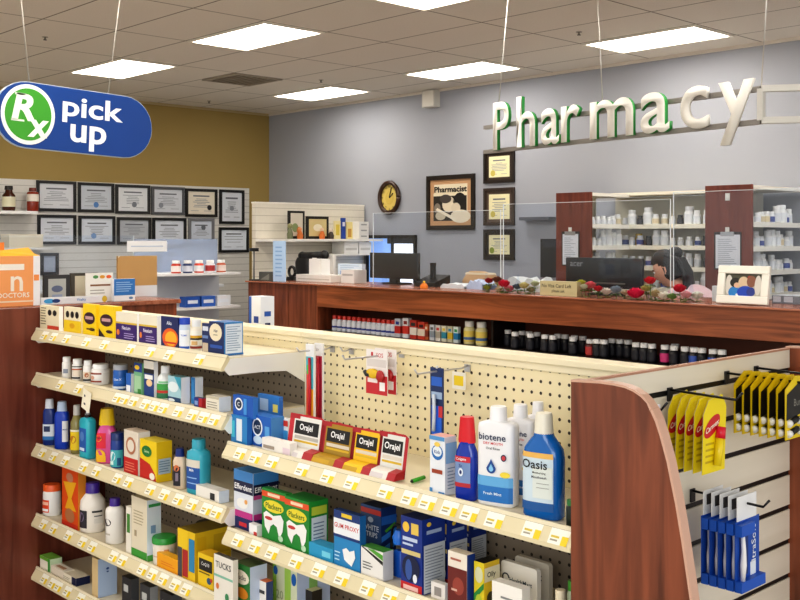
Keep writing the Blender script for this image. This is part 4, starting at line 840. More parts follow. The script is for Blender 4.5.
for x, k in caps:
    Y = CY+(.19 if k in (0,) else .09); me = {0: mD, 1: mD, 2: mD4, 3: mD2, 4: mD3}[k]
    lab = {0: 'dark bottle with white cap in the back row under the counter', 1: 'dark bottle with white cap in the front row under the counter', 2: 'dark red bottle with pale cap among the black ones under the counter', 3: 'dark bottle with pink label under the counter', 4: 'dark bottle with blue label near the right end of the row under the counter'}[k]
    put(me, 'supplement_bottle', (onY(x, 0, Y).x, Y, SZ), lab, 'bottle', {0: 'back row bottles under the counter', 1: 'front row bottles under the counter', 4: 'blue labelled bottles under the counter'}.get(k))
# blue and white carton on the far side of the gondola, standing on the rear shelf
a, b = rc(267); X = onY(267, 0, 1.88).x
m = MB(); m.box(-.03,.03,-.025,.025,0,.20, mat('2a62b8'), [mat('2a62b8'), mat('e8ecf2'), mat('eef0f4'), mat('e8ecf4'), mat('e8e8e8'), mat('2a62b8')]); m.box(-.0305,-.018,-.0256,.0,0,.199, mat('2a62b8')); m.box(-.005,.018,-.0258,-.025,.12,.14, mat('2a4a9a')); m.box(.0304,.0308,-.01,.01,.10,.12, mat('1a2a5a')); m.box(.0304,.0308,-.012,.012,.14,.155, mat('2a5ab0'))
o = m.build('remedy_carton', None, (X, 1.86, 1.222)); tag(o, 'blue and white carton rising behind the top edge of the cream shelving', 'carton')
# ================================================================== clear screens on the counter
GL = clear('clear_acrylic', 'f8fbff', .012)
def screen(lab, x0, x1, Y, z1, foot=True):
    a = onY(x0, 0, Y).x; b = onY(x1, 0, Y).x
    r = thing('acrylic_screen', lab, 'screen', ((a+b)/2, Y, CT_Z)); w = b-a-.004
    MB().box(-w/2, w/2, -.003, .003, .004, z1-CT_Z, GL).build('panel', r)
    e = MB(); EM = mat('dfe6ea', .2)
    e.box(-w/2-.001, -w/2+.003, -.0035, .0035, .004, z1-CT_Z, EM).box(w/2-.003, w/2+.001, -.0035, .0035, .004, z1-CT_Z, EM).box(-w/2, w/2, -.0035, .0035, z1-CT_Z-.002, z1-CT_Z+.001, EM).build('edge', r)
    for s in (-.8, .8):
        MB().add([(s*w/2-.002,-.045,0),(s*w/2+.002,-.045,0),(s*w/2+.002,.045,0),(s*w/2-.002,.045,0),(s*w/2-.002,0,.13),(s*w/2+.002,0,.13)], [(0,1,5,4),(1,2,5),(2,3,4,5),(3,0,4),(0,3,2,1)], GL).build('foot', r)
screen('clear acrylic screen on the counter in front of the dark monitor at the left', 373, 501, 5.60, 1.80)
screen('clear acrylic screen in the middle of the counter before the framed certificates', 503, 671, 5.60, 1.84)
screen('clear acrylic screen on the counter in front of the right wooden shelf end', 673, 880, 5.60, 1.88)
# ================================================================== pick-up counter at the left
PX = -5.6
pc = thing('pickup_counter', 'low reddish wood counter at the far left behind the cream shelving', 'counter', (-5.9, 2.7, 0)); off = (5.9, -2.7, 0)
MB().box(-6.2, PX, 1.9, 3.41, 0, 1.195, WOODV).build('cabinet', pc, off); MB().box(-6.22, PX+.02, 1.88, 3.43, 1.195, 1.22, WOODTOP).build('countertop', pc, off, bevel=.003)
def cb(name, lab, cat, X, x0, x1, yt, yb, d, front, P=(), side=None, top=None, z=1.22):
    """carton facing +X, its front between pixel columns x0 and x1"""
    Y0 = onX(x0, 0, X).y; Y1 = onX(x1, 0, X).y; xc = (x0+x1)/2; a, b = rc(xc); t = X/a
    h = EYE-z-(yt-238)*t; w = Y1-Y0
    m = MB(); B = mat(front); S = mat(side or front)
    m.box(-w/2, w/2, -d/2, d/2, 0, h, B, [S, mat(top or side or front), B, S, S, S]); prints(m, P, w, d, h)
    o = m.build(name, None, (X-d/2, (Y0+Y1)/2, z), PI/2); return tag(o, lab, cat)
# orange display box
X = -5.62
Y0 = onX(-14, 0, X).y; Y1 = onX(40, 0, X).y; w = Y1-Y0; h = EYE-1.22-(256-238)*.0056-.0
r = thing('display_box', 'orange cardboard display box with white lettering and a yellow flap on the left counter', 'box', (X-.1, (Y0+Y1)/2, 1.22), PI/2)
m = MB(); m.box(-w/2, w/2, -.1, .1, 0, h, mat('f59a55'), [mat('f59a55'), mat('e8a030'), mat('f7a869'), mat('f0f0f4'), mat('e87a30'), mat('f59a55')])
ar = face_fn('F', w, .2, h, .001)[0]
prints(m, [('F',.05,.72,.7,.84,'f8f2ea'),('F',.87,0,1,1,'f2f2f6'),('F',.88,.5,.98,.62,'f59a55'),('F','t','n',.56,.45,.4,.3,'fbeee0'),('F','t','DOCTORS',.5,.22,.6,.1,'f8f0e4'),lines('F',.15,.06,.9,.14,1,'f8e0c8'),('S',.3,.5,.7,.62,'f0803a')], w, .2, h)
m.build('carton', r)
MB().add([(-w/2,-.1,h),(w/2,-.1,h),(w/2+.0,-.02,h+.012),(w/2+.02,.1,h+.045),(-w*.1,.02,h+.03),(-w/2,-.02,h+.03)], [tuple(range(6))], mat('f2ae1c')).build('flap', r)
MB().box(-w/2, w*.08, .085, .095, h, h+.075, mat('f09040')).build('header', r)
cb('photo_frame', 'small framed grey picture on the left counter, left one', 'picture frame', -5.75, 44, 70, 275, 302, .02, '3a3a3c', [('F',.16,.14,.84,.86,'b9bcb8'),('F','o',.5,.5,.22,.12,'6a7490'),('F',.3,.2,.7,.3,'9aa8c0')])
cb('photo_frame', 'small framed cream picture on the left counter, half covered by the white card', 'picture frame', -5.78, 71, 98, 273, 302, .02, '4a463e', [('F',.14,.1,.9,.9,'cfc9b4')])
cb('leaflet_card', 'white card with three orange and green dots and a brown line on the left counter', 'card', -5.70, 86, 113, 273, 303, .01, 'f2f0ea', [('F','o',.35,.86,.1,.06,'5a9a5a'),('F','o',.6,.86,.1,.06,'e8a83a'),('F','o',.84,.86,.1,.06,'e8642a'),('F',.15,.54,.9,.6,'8a5a3a'),lines('F',.15,.15,.85,.45,3,'b0aaa0')])
cb('leaflet_tray', 'long low white tray with blue print along the front of the left counter', 'tray', -5.63, 41, 107, 297, 306, .05, 'e9edf2', [('F','o',.12,.5,.08,.35,'4aa8e0'),('F','o',.22,.5,.06,.3,'1a3a7a'),('F','t','Vitality',.6,.5,.45,.5,'5a8ac8'),('F','o',.96,.5,.04,.5,'d8b83a')])
cb('cardboard_box', 'open tan cardboard box lid standing on the left counter', 'box', -6.0, 118, 157, 256, 303, .02, 'c9a26a', [('F','p',[(0,.95),(.05,1),(.0,1)],'e4ddc8'),('F',.35,.0,1,.27,'e8ecf2')], side='a8834c')
cb('leaflet_card', 'folded blue and white card standing in front of the tan box', 'card', -5.66, 114, 135, 279, 306, .03, '3a80cc', [lines('F',.1,.4,.9,.9,5,'a8ccf0'),('F',0,0,1,.25,'eef2f6'),('F','o',.8,.12,.1,.06,'6a90b8')], side='eef2f8', top='f2f2f2')
cb('white_bottle', 'white round shouldered carton next to the folded blue card', 'carton', -5.72, 106, 116, 285, 304, .04, 'e6eaf0')
# clear pickup screen, with a white strip painted as the reflection in it
r = thing('acrylic_screen', 'clear acrylic screen standing on the left counter with a painted white reflection', 'screen', (-6.08, 2.9, 1.22))
MB().box(-.003,.003,-.62,.48,.004,.395, GL).build('panel', r); MB().box(-.004,.004,.478,.482,.004,.395, mat('dfe6ea',.2)).build('edge', r)
for s in (-.5, .4): MB().box(-.06,.06,s-.01,s+.01,0,.004, GL).build('foot', r)
def add_reflection(lab, X, x0, x1, y0, y1):
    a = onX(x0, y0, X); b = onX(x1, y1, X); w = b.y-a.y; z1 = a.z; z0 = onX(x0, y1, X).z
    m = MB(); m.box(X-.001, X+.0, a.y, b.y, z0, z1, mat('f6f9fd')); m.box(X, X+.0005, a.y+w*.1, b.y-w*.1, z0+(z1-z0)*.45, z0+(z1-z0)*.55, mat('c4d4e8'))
    o = m.build('reflection_strip'); tag(o, lab, 'paper')
add_reflection('white strip painting a reflection on the clear screen over the tan box', -6.05, 127, 167, 241, 252)
# ================================================================== white display unit at the far end of the left side
ds = thing('display_unit', 'white shop unit with curved shelves and a top screen tinted like a pale blue reflection', 'display stand', (-7.9, 5.0, 0)); off = (7.9, -5.0, 0)
MB().box(-8.05, -8.02, 4.45, 5.33, 0, 1.30, mat('c8ccd2')).build('back_panel', ds, off)
TINT = clear('reflection_tint', 'c4d8f6', .38)  # bluish reflection on the pane put into its tint
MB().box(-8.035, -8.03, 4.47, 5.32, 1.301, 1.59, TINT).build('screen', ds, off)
MB().box(-8.02, -7.62, 4.45, 5.33, 0, .62, mat('c0c4cc')).build('base', ds, off)
for z in (1.27, .95):
    z_ = z
for z, nm_ in ((1.275, 'shelf'), (.98, 'shelf')):
    pr = [(-8.019, 4.46), (-7.75, 4.46), (-7.68, 4.55), (-7.66, 4.7), (-7.66, 5.32), (-8.019, 5.32)]
    v = [(a, b, z) for a, b in pr]+[(a, b, z+.02) for a, b in pr]; n = 6
    MB().add(v, [tuple(range(n))[::-1], tuple(range(n, 2*n))]+[(i, (i+1) % n, n+(i+1) % n, n+i) for i in range(n)], mat('e9e9ea')).build(nm_, ds, off)
jar = [('c8402a', 'red'), ('2a3a6a', 'navy'), ('d84a34', 'red and white'), ('e8e8ec', 'white'), ('c86a4a', 'rust coloured')]
for i, (c, n_) in enumerate(jar):
    Y = 4.72+.115*i
    me = mini('jar', '', c, 'f0f0f0', .085, .11, ['e8e0dc','d8dce8','f0f0f0','b03a3a','e8d8d0'][i])
    put(me, 'jar', (-7.76, Y, 1.295), 'round %s jar on the white unit left of the long counter' % n_, 'jar', 'jars on the white unit')
for i in range(3):
    m = MB(); m.box(-.05,.05,-.07,.07,0,.09, mat(['2a5ab0','3a6ac0','dfe4ec'][i])); m.box(.05,.0505,-.05,.05,.03,.06, mat('dfe8f4'))
    o = m.build('small_carton', None, (-7.75, 4.85+.16*i, 1.0)); tag(o, 'small %s carton on the lower shelf of the white unit' % ['dark blue, leftmost', 'mid blue, middle', 'white, rightmost'][i], 'carton')
# ================================================================== olive wall: slat board, certificates, bottles
SLW = stripes('white_slat_board', 'd8d6d0', 'a9a7a2', 'Z', .076, .006, 0, rough=.5, c2='cfcdc8')
a = onX(-20, 178, WX); b = onX(248, 190, WX)
sb = MB().box(WX+.001, WX+.025, 2.9, b.y, .1, 2.19, SLW).build('slat_board'); tag(sb, 'white grooved slat board covering the lower half of the olive wall', 'wall board')
FX = WX+.026
def framed(name, lab, cat, plane, px, fc, paper, mat_c=None, seal=None, fw=.03, lines_=6, group=None, title=None, extra=None):
    x0, x1, y0, y1 = px; xc = (x0+x1)/2; yc = (y0+y1)/2; a, b = rc(xc)
    if plane == 'X': t = FX/a; A, B = onX(x0, 0, FX).y, onX(x1, 0, FX).y
    else: t = (WY-.003)/b; A, B = onY(x0, 0, WY-.003).x, onY(x1, 0, WY-.003).x
    w = B-A; h = (y1-y0)*t; zc = EYE-(yc-238)*t
    loc = (FX+.001, (A+B)/2, zc) if plane == 'X' else ((A+B)/2, WY-.003, zc)
    rt = thing(name, lab, cat, loc, PI/2 if plane == 'X' else 0, group)
    m = MB()
    for q in ((-w/2,w/2,-h/2,-h/2+fw),(-w/2,w/2,h/2-fw,h/2),(-w/2,-w/2+fw,-h/2+fw,h/2-fw),(w/2-fw,w/2,-h/2+fw,h/2-fw)): m.box(q[0], q[1], -.02, 0, q[2], q[3], mat(fc, .35))
    m.build('frame', rt)
    m = MB(); m.box(-w/2+fw, w/2-fw, -.006, -.001, -h/2+fw, h/2-fw, mat(mat_c or paper)); iw = w-2*fw; ih = h-2*fw
    if mat_c:
        k = .1; m.box(-iw/2+k*iw, iw/2-k*iw, -.0066, -.006, -ih/2+k*ih, ih/2-k*ih, mat(paper)); iw *= .8; ih *= .8
    random.seed(int(x0*7+y0))
    if lines_:
        m.box(-iw*.3, iw*.3, -.0075, -.007, ih*.27, ih*.33, mat('6c7078'))
        for q in range(lines_):
            l = random.uniform(.15, .38); z = ih*(.17-.42*q/lines_); m.box(-iw*l, iw*l, -.0075, -.007, z-ih*.012, z+ih*.012, mat('8d929c'))
        m.box(-iw*.38, -iw*.1, -.0075, -.007, -ih*.36, -ih*.34, mat('8d929c')); m.box(iw*.1, iw*.38, -.0075, -.007, -ih*.36, -ih*.34, mat('8d929c'))
    if seal:
        m.add([(seal[0]*iw+.03*math.cos(q*PI/8), -.008, seal[1]*ih+.03*math.sin(q*PI/8)) for q in range(16)], [tuple(range(16))], mat(seal[2]))
    if extra: extra(m, iw, ih)
    m.build('document', rt)
    return rt
certs = [
 ((36,75.5,181,211.5),'1f1f22','d5d8de',None,'top row, first from the left beside the amber bottles'),
 ((77.5,113.5,183,212.5),'1f1f22','c6ccd4',(0,-.3,'5a86c0'),'top row, second from the left'),
 ((115,149.5,185,214),'2a2a2c','dcdfe2',(.05,-.22,'7a7f88'),'top row, third from the left'),
 ((151,184,187,215),'55565a','cfd3da',(-.25,-.2,'8a8f98'),'thin grey frame, top row, fourth from the left'),
 ((185,216.5,189,217),'1a1714','e2d9c8',(.3,-.2,'22222a'),'cream paper with a black seal, top row'),
 ((37,75.5,215,244.5),'1d1e22','d2d7e0',None,'second row, first from the left'),
 ((78,114.5,216,244.5),'232428','d0d7e2',(-.1,-.25,'7a9ac8'),'second row, second from the left with a blue seal'),
 ((116.5,150.5,217.5,244.5),'2a2a2a','b4b9c0',None,'darker grey paper, second row, third from the left'),
 ((152,185.5,218,246.5),'17181c','d2d8e2',None,'second row, fourth from the left'),
 ((188,213.5,218.5,245),'77787c','c9d0dc',(.1,.2,'6a7078'),'grey frame, second row, under the cream paper one')]
for px, fc, pc_, se, l in certs: framed('certificate', 'framed certificate on the slat board, '+l, 'certificate', 'X', px, fc, pc_, seal=se)
framed('certificate', 'upright framed certificate with a round emblem at the top right of the white slat board', 'certificate', 'X', (219,243.5,190,224), '18181a', 'd3d7de', seal=(0,-.05,'8a8f98'))
framed('certificate', 'framed certificate below the upright one at the right edge of the white slat board', 'certificate', 'X', (218.5,248,227.5,252.5), '18181a', 'dfe6f0', lines_=3)
framed('certificate', 'upright framed certificate low on the white slat board above the tan box', 'certificate', 'X', (158,185.5,246,281), '1c1d22', 'd6dde8', seal=(0,.3,'55585e'))
framed('picture_frame', 'grey framed picture low on the white slat board left of the small framed pictures', 'picture frame', 'X', (40,58,253,275), '3a3c40', 'a8b2c4', lines_=0)
# shelf with amber bottles
z_ = onX(20, 211, WX+.2).z
s = MB().box(WX+.026, WX+.27, 2.9, onX(38, 0, WX+.27).y, z_-.03, z_, mat('e9e9e8')).build('wall_shelf', bevel=.002); tag(s, 'white wall shelf on the slat board holding the amber bottles', 'shelf')
for lab, px in (('tall amber apothecary bottle with black stopper and cream label', (2.5,15,185,210)), ('red brown apothecary jar with white label beside the first certificate', (27,38.5,187,210.5))):
    a, b = rc((px[0]+px[1])/2); X = WX+.16; t = X/a; w = (px[1]-px[0])*t; h = (px[3]-px[2])*t
    r = thing('apothecary_bottle', lab, 'bottle', (X, b*t, z_)); red = 'jar' in lab
    MB().loft([(0,w*.46,w*.46,2),(h*.04,w/2,w/2,2),(h*.62,w/2,w/2,2),(h*.74,w*.3,w*.3,2),(h*.86,w*.26,w*.26,2)] if not red else [(0,w*.46,w*.46,2),(h*.04,w/2,w/2,2),(h*.78,w/2,w/2,2),(h*.82,w*.42,w*.42,2)], mat('8a3220' if red else '4a2416', .12), 20).build('body', r)
    MB().loft([(h*.84,w*.34,w*.34,2),(h,w*.30,w*.30,2)], mat('6e2418' if red else '15100e', .3), 18).build('stopper', r)
    m = MB(); zz0, zz1 = (.42,.72) if red else (.16,.56)
    m.loft([(h*zz0,w*.506,w*.506,2),(h*zz1,w*.506,w*.506,2)], mat('e4dcd0' if red else 'd8d4b8'), 20, capb=False, capt=False).build('label', r)
# lower white shelf along the board
z_ = onX(100, 288, WX+.2).z
s = MB().box(WX+.026, WX+.3, 3.2, 6.6, z_-.03, z_, mat('dfe2e6')).build('wall_shelf', bevel=.002); tag(s, 'long white lower wall shelf on the slat board behind the left counter', 'shelf')
for i, (Y, c, l) in enumerate(((4.6,'d8dce4','pale grey'),(5.0,'e8ecf2','white'),(5.35,'c8d4e8','pale blue'),(5.7,'e4e0d8','cream'))):
    m = MB(); m.box(-.1,.1,-.14,.14,0,.1, mat(c)); m.box(-.09,.101,-.1,.1,.03,.06, mat('9ab0cc')); o = m.build('storage_box', None, (WX+.16, Y, z_)); tag(o, 'low %s storage box on the lower wall shelf behind the left counter' % l, 'box')
p = onX(22, 241, WX+.15); m = MB(); m.box(-.1,.1,-.17,.17,0,.13, mat('d6cdb8')); m.box(-.102,.102,-.172,.172,.1,.13, mat('e2dccb')); z2_ = p.z-.065
s = MB().box(WX+.026, WX+.28, p.y-.3, p.y+.26, z2_-.02, z2_, mat('dcdcda')).build('wall_shelf'); tag(s, 'short white wall shelf under the cream box at the left edge', 'shelf')
o = m.build('storage_box', None, (WX+.15, p.y, z2_)); tag(o, 'cream lidded box on the short wall shelf at the left edge', 'box')
# ================================================================== white gondola along the blue wall's left end
GX = -8.37
wu = thing('slat_wall_unit', 'cream white slat wall unit under the clock side of the blue grey wall', 'shelving', (GX, 6.7, 0)); off = (-GX, -6.7, 0)
ya = 5.99; yb_ = WY-.02
CS = stripes('cream_slat_board', 'e6e0d2', 'bdb6a6', 'Z', .076, .006, 0, rough=.5, c2='ddd7c9')
MB().box(GX-.06, GX, ya, yb_, 1.22, 1.945, CS).box(GX-.06, GX, ya, yb_, .1, 1.22, CS).build('slat_panel', wu, off)
MB().box(GX-.065, GX+.005, ya-.005, yb_, 1.945, 1.96, mat('efeadf')).build('top_edge', wu, off)
MB().box(GX-.2, GX+.35, ya, yb_, 0, .1, mat('cfcabd')).build('base', wu, off)
MB().box(GX+.001, GX+.3, ya, yb_, 1.565, 1.59, mat('f0eee8')).build('shelf', wu, off)
y337 = onX(337, 0, GX+.3).y
MB().box(GX+.001, GX+.3, y337-.25, yb_, 1.42, 1.435, mat('f0eee8')).build('shelf', wu, off)
MB().box(GX+.001, GX+.3, ya+.1, yb_, 1.10, 1.115, mat('dfe6f0')).build('shelf', wu, off)
SH = 1.59
def onunit(name, lab, cat, x0, x1, yt, z, d, c, P=(), X=None, lean=0):
    X = GX+.2 if X is None else X; Y0 = onX(x0, 0, X).y; Y1 = onX(x1, 0, X).y; a, b = rc((x0+x1)/2); t = X/a
    h = EYE-z-(yt-238)*t; w = Y1-Y0; m = MB(); m.box(-w/2, w/2, -d/2, d/2, 0, h, mat(c)); prints(m, P, w, d, h)
    o = m.build(name, None, (X, (Y0+Y1)/2, z), PI/2); return tag(o, lab, cat)
onunit('picture_frame', 'upright black photo frame on the white unit shelf', 'picture frame', 288, 304, 211, SH, .02, '1a1816', [('F',.12,.1,.88,.92,'d8d0c0'),('F','o',.4,.4,.2,.16,'8a9a6a'),('F','o',.65,.3,.15,.14,'d88a4a')])
onunit('picture_frame', 'wide black framed certificate on the white unit shelf', 'picture frame', 306, 328, 216.5, SH, .02, '1a1714', [('F',.1,.12,.9,.88,'d8c690'),('F','o',.5,.5,.2,.16,'f0e8d0')])
def fig(lab, px, z, c, c2, h=.1, X=GX+.26):
    Y = onX(px, 0, X).y; r = thing('figurine', lab, 'figurine', (X, Y, z))
    MB().loft([(0,.03,.025,2),(h*.3,.034,.03,2),(h*.6,.02,.018,2),(h*.66,.014,.014,2)], mat(c), 14).build('body', r); MB().ball((0,0,h*.8), h*.17, mat(c2), 12, 8).build('head', r)
fig('small green grey figurine in front of the upright frame', 290, SH, '6a7050', '8a8a60', .16)
fig('small orange figurine between the two black frames', 300, SH, 'd87a3a', 'e8a070', .12)
fig('orange and white figurine in front of the wide frame', 322, SH, 'e07a34', 'f0d0b0', .12)
fig('dark small figurine right of the wide frame', 331, SH, '4a4038', 'd8c8b8', .11)
for i, (x0, x1, yt, c, P, l) in enumerate(((334,340,221,'e8dca8',[('F',.2,.2,.8,.8,'d8c050')],'pale yellow'),(341,345,218,'2a4aa0',[('F',.2,.6,.8,.8,'e8e8f0')],'deep blue'),(346,352,222,'ecdc9a',[('F',.2,.1,.8,.6,'c89a4a')],'cream and ochre'))):
    onunit('greeting_card', '%s card standing in the row on the white unit shelf' % l, 'card', x0, x1, yt, SH, .02, c, P)
for i, yt in enumerate((0, 1, 2)):
    Y0 = onX(353.5, 0, GX+.18).y; Y1 = onX(363, 0, GX+.18).y
    m = MB(); m.box(-.1,.1,-(Y1-Y0)/2,(Y1-Y0)/2,0,.06, mat('e6e4e0')); m.box(.1,.101,-.04,.04,.02,.035, mat('a8a8a8')); o = m.build('label_box', None, (GX+.17, (Y0+Y1)/2, SH+.061*i)); tag(o, 'white label box at the right end of the white unit shelf, %s of the stack' % ('bottom', 'middle', 'top')[i], 'box')
for i, (x0, x1) in enumerate(((338, 352), (353, 365))):
    onunit('storage_box', 'white low box on the short shelf under the greeting cards, %s one' % ('left', 'right')[i], 'box', x0, x1, 242, 1.435, .2, 'e9e8e4', [('F',.1,.3,.9,.5,'c8c6c0')], X=GX+.15)
# ---- things on the counter's left end
def oc(x, Y): return onY(x, 0, Y).x
def cbox(name, lab, cat, x0, x1, yt, Y, d, c, P=(), side=None, top=None, z=CT_Z, rz=0):
    X0, X1 = oc(x0, Y), oc(x1, Y); a, b = rc((x0+x1)/2); t = Y/b; h = EYE-z-(yt-238)*t; w = X1-X0
    m = MB(); B = mat(c); S = mat(side or c); m.box(-w/2, w/2, -d/2, d/2, 0, h, B, [S, mat(top or c), B, S, S, S]); prints(m, P, w, d, h)
    o = m.build(name, None, ((X0+X1)/2, Y+d/2, z), rz); return tag(o, lab, cat), h
o, hb = cbox('paper_tray', 'long low white box under the black label printer', 'box', 296, 331, 275, 5.62, .22, 'eae8e2', [('F',.05,.3,.95,.45,'c9c6be')])
cbox('white_bin', 'white square container on top of the low white box', 'container', 309, 321, 259, 5.66, .1, 'efeeea', z=CT_Z+hb)
r = thing('label_printer', 'black label printer with white paper roll on the left end of the counter', 'printer', (oc(302, 5.87), 5.90, CT_Z))
MB().loft([(0,.1,.05,4),(.16,.1,.05,4),(.2,.08,.04,4)], BLACK, 20).build('housing', r)
MB().tube([(-.0,-.01,.215),(.3,-.01,.225)], [.035,.035], mat('1a1a1a', .5), 14).ball((-.02,-.01,.215), (.05,.035,.04), BLACK).ball((.3,-.01,.225), (.05,.035,.045), BLACK).build('arm', r)
MB().box(.16,.22,-.04,.02,.0,.2, mat('e9e6e0')).build('paper_roll', r)
r = thing('tape_dispenser', 'black round tape dispenser at the left end of the counter', 'dispenser', (oc(292, 5.7), 5.7, CT_Z))
MB().loft([(0,.07,.03,4),(.03,.06,.028,4)], BLACK, 18).build('base', r)
MB().tube([(.045*math.cos(q*PI/8), 0, .075+.045*math.sin(q*PI/8)) for q in range(17)], .014, BLACK, 8).build('tape_roll', r)
cbox('paper_sheet', 'upright pale blue paper strip hanging behind the tape dispenser', 'paper', 273, 285, 241, 5.42, .01, 'b8d4f4', [lines('F',.2,.1,.8,.9,8,'90b4e0')])
r = thing('scanner_stand', 'thin black scanner stand at the far left end of the counter', 'scanner', (oc(254, 5.40), 5.40, CT_Z))
MB().loft([(0,.05,.05,2),(.01,.045,.045,2)], BLACK, 16).build('base', r); MB().tube([(0,0,.01),(0,0,.26)], .008, mat('777')).build('pole', r); MB().loft([(.26,.05,.03,3),(.29,.05,.03,3)], BLACK, 16).build('head', r)
cbox('file_box', 'dark grey slanted file box beside the black scanner stand', 'box', 259, 270, 272, 5.44, .1, '5a5c58', [('F','p',[(.1,.1),(.9,.1),(.9,.8)],'8a8c84')])
o, hb = cbox('receipt_printer', 'white cash receipt printer on the counter left of the dark monitor', 'printer', 341, 354, 270, 5.66, .14, 'e6e6e4', [('F',.1,.55,.9,.7,'b8b8b8')])
cbox('paper_sheet', 'pale blue and white leaflet stack beside the receipt printer', 'paper', 338, 362, 264, 5.86, .04, 'd8e4f2', [('F',.1,.4,.6,.6,'7aa4d8'),lines('F',.1,.65,.9,.95,3,'a8bcd8')])
cbox('paper_holder', 'tall white paper holder right of the black label printer', 'holder', 327, 333, 254, 5.93, .03, 'f0eee8')
# ---- monitors
def monitor(lab, x0, x1, yt, Y, logo=None, rz=0, face='141414'):
    X0, X1 = oc(x0, Y), oc(x1, Y); a, b = rc((x0+x1)/2); t = Y/b; ht = EYE-CT_Z-(yt-238)*t; w = X1-X0
    r = thing('monitor', lab, 'monitor', ((X0+X1)/2, Y, CT_Z), rz)
    m = MB(); m.loft([(.045,w/2,.02,8),(.05,w/2,.022,8),(ht-.004,w/2,.022,8),(ht,w/2-.003,.02,8)], mat(face, .4), 48)
    if logo: m.text(logo, lambda x, y: (x-w*.34, -.0235, ht-.045+y), w*.2, .03, mat('8a8a8a'), .01)
    m.build('housing', r)
    MB().box(-w*.25, w*.30, -.034, -.021, ht*.30, ht*.34, mat('6a6358')).build('hinge_trim', r) if logo else None
    MB().box(-w/2+.015, w/2-.015, .0222, .0235, .06, ht-.015, mat('0c1420', .1)).build('screen', r)
    MB().box(-.04,.04,-.02,.03,.012,.05, mat('1a1a1a')).box(-.11,.11,-.04,.1,0,.012, mat('1a1a1a')).build('stand', r)
    return r
monitor('black monitor seen from behind with grey maker lettering, right of the kraft box', 567, 643, 258, 5.72, 'acer')
monitor('wide dark monitor seen from behind at the left part of the counter', 371, 419, 253, 5.82, face='2b2a28')
r = thing('desk_phone', 'black desk phone with upright handset right of the dark monitor', 'phone', (oc(433, 5.76), 5.76, CT_Z))
MB().ext([(-.09,0),(.09,0),(.09,.09),(-.09,.03)], 'X', -.12, .1, BLACK).build('base', r); MB().loft([(.06,.025,.02,3),(.09,.022,.018,3),(.16,.022,.018,3),(.185,.027,.02,3)], BLACK, 16).build('handset', r)
MB().tube([(-.1,-.05,.04),(-.14,-.02,.09),(-.17,0,.05),(-.2,.02,.02)], .008, BLACK).build('cord', r)
fig('tiny orange and yellow figurine beside the desk phone', 424, CT_Z, 'e8842a', 'f2c83a', .06, X=oc(424, 5.5)); bpy.data.objects[-1] if False else None
for o in bpy.data.objects:
    if o.get('label', '').startswith('tiny orange'): o.location.y = 5.47; o.location.x = oc(424, 5.47)
# papers and bag
for i, (x0, x1, yt, c, l, Y) in enumerate(((444,468,283,'e9e8e2','white paper stack left of the tan bag',5.66),(470,486,279,'cdd6e8','crumpled pale blue wrapping paper beside the roses',5.68),(508,545,276.5,'d9dad4','pale rolled paper behind the middle screen',5.72))):
    X0, X1 = oc(x0, Y), oc(x1, Y); w = X1-X0; t = Y/rc((x0+x1)/2)[1]; h = max(.03, EYE-CT_Z-(yt-238)*t)
    m = MB(); random.seed(i+3); n = 9
    vs = []; fs = []
    for a_ in range(n):
        for b_ in range(4): vs.append((-w/2+w*a_/(n-1), -.08+.16*b_/3, (0 if b_ in (0,3) and False else h*(.55+.45*random.random())*(1 if 0 < a_ < n-1 else .5))))
    for a_ in range(n-1):
        for b_ in range(3): fs.append((a_*4+b_, a_*4+b_+1, a_*4+b_+5, a_*4+b_+4))
    o_ = len(vs)
    vs += [(v[0], v[1], 0) for v in vs[:]]
    for a_ in range(n-1):
        fs.append((a_*4, (a_+1)*4, o_+(a_+1)*4, o_+a_*4)); fs.append((a_*4+3, o_+a_*4+3, o_+(a_+1)*4+3, (a_+1)*4+3))
    fs.append((0, o_, o_+3, 3)); fs.append(tuple([o_, o_+(n-1)*4, o_+(n-1)*4+3, o_+3][::-1]))
    m.add(vs, fs, mat(c)); o = m.build('wrapping_paper' if i else 'paper_stack', None, ((X0+X1)/2, Y+.04, CT_Z)); tag(o, l, 'paper')
r = thing('paper_bag', 'tan folded bag lying over the papers behind the roses', 'bag', (oc(484, 5.9), 5.87, CT_Z))
MB().loft([(0,.17,.06,3),(.05,.18,.07,2.6),(.09,.16,.05,2.2,.0,0),(.125,.08,.02,2,-.04,0)], mat('c49a6c', .6), 24).build('bag_body', r)
MB().loft([(.10,.16,.035,2,.0,-.01),(.115,.15,.03,2,.0,-.01)], mat('e4cfae', .6), 20).build('fold', r)
# kraft sign box
o, h_ = cbox('sign_box', 'low kraft cream box with two lines of handwriting on the counter', 'sign', 540, 577, 281.5, 5.42, .05, 'c2b890', [('F','t','No Visa Card Left',.45,.68,.8,.26,'4a4436'),('F','t','please ask',.5,.3,.55,.26,'4a4436')], side='b0a680')
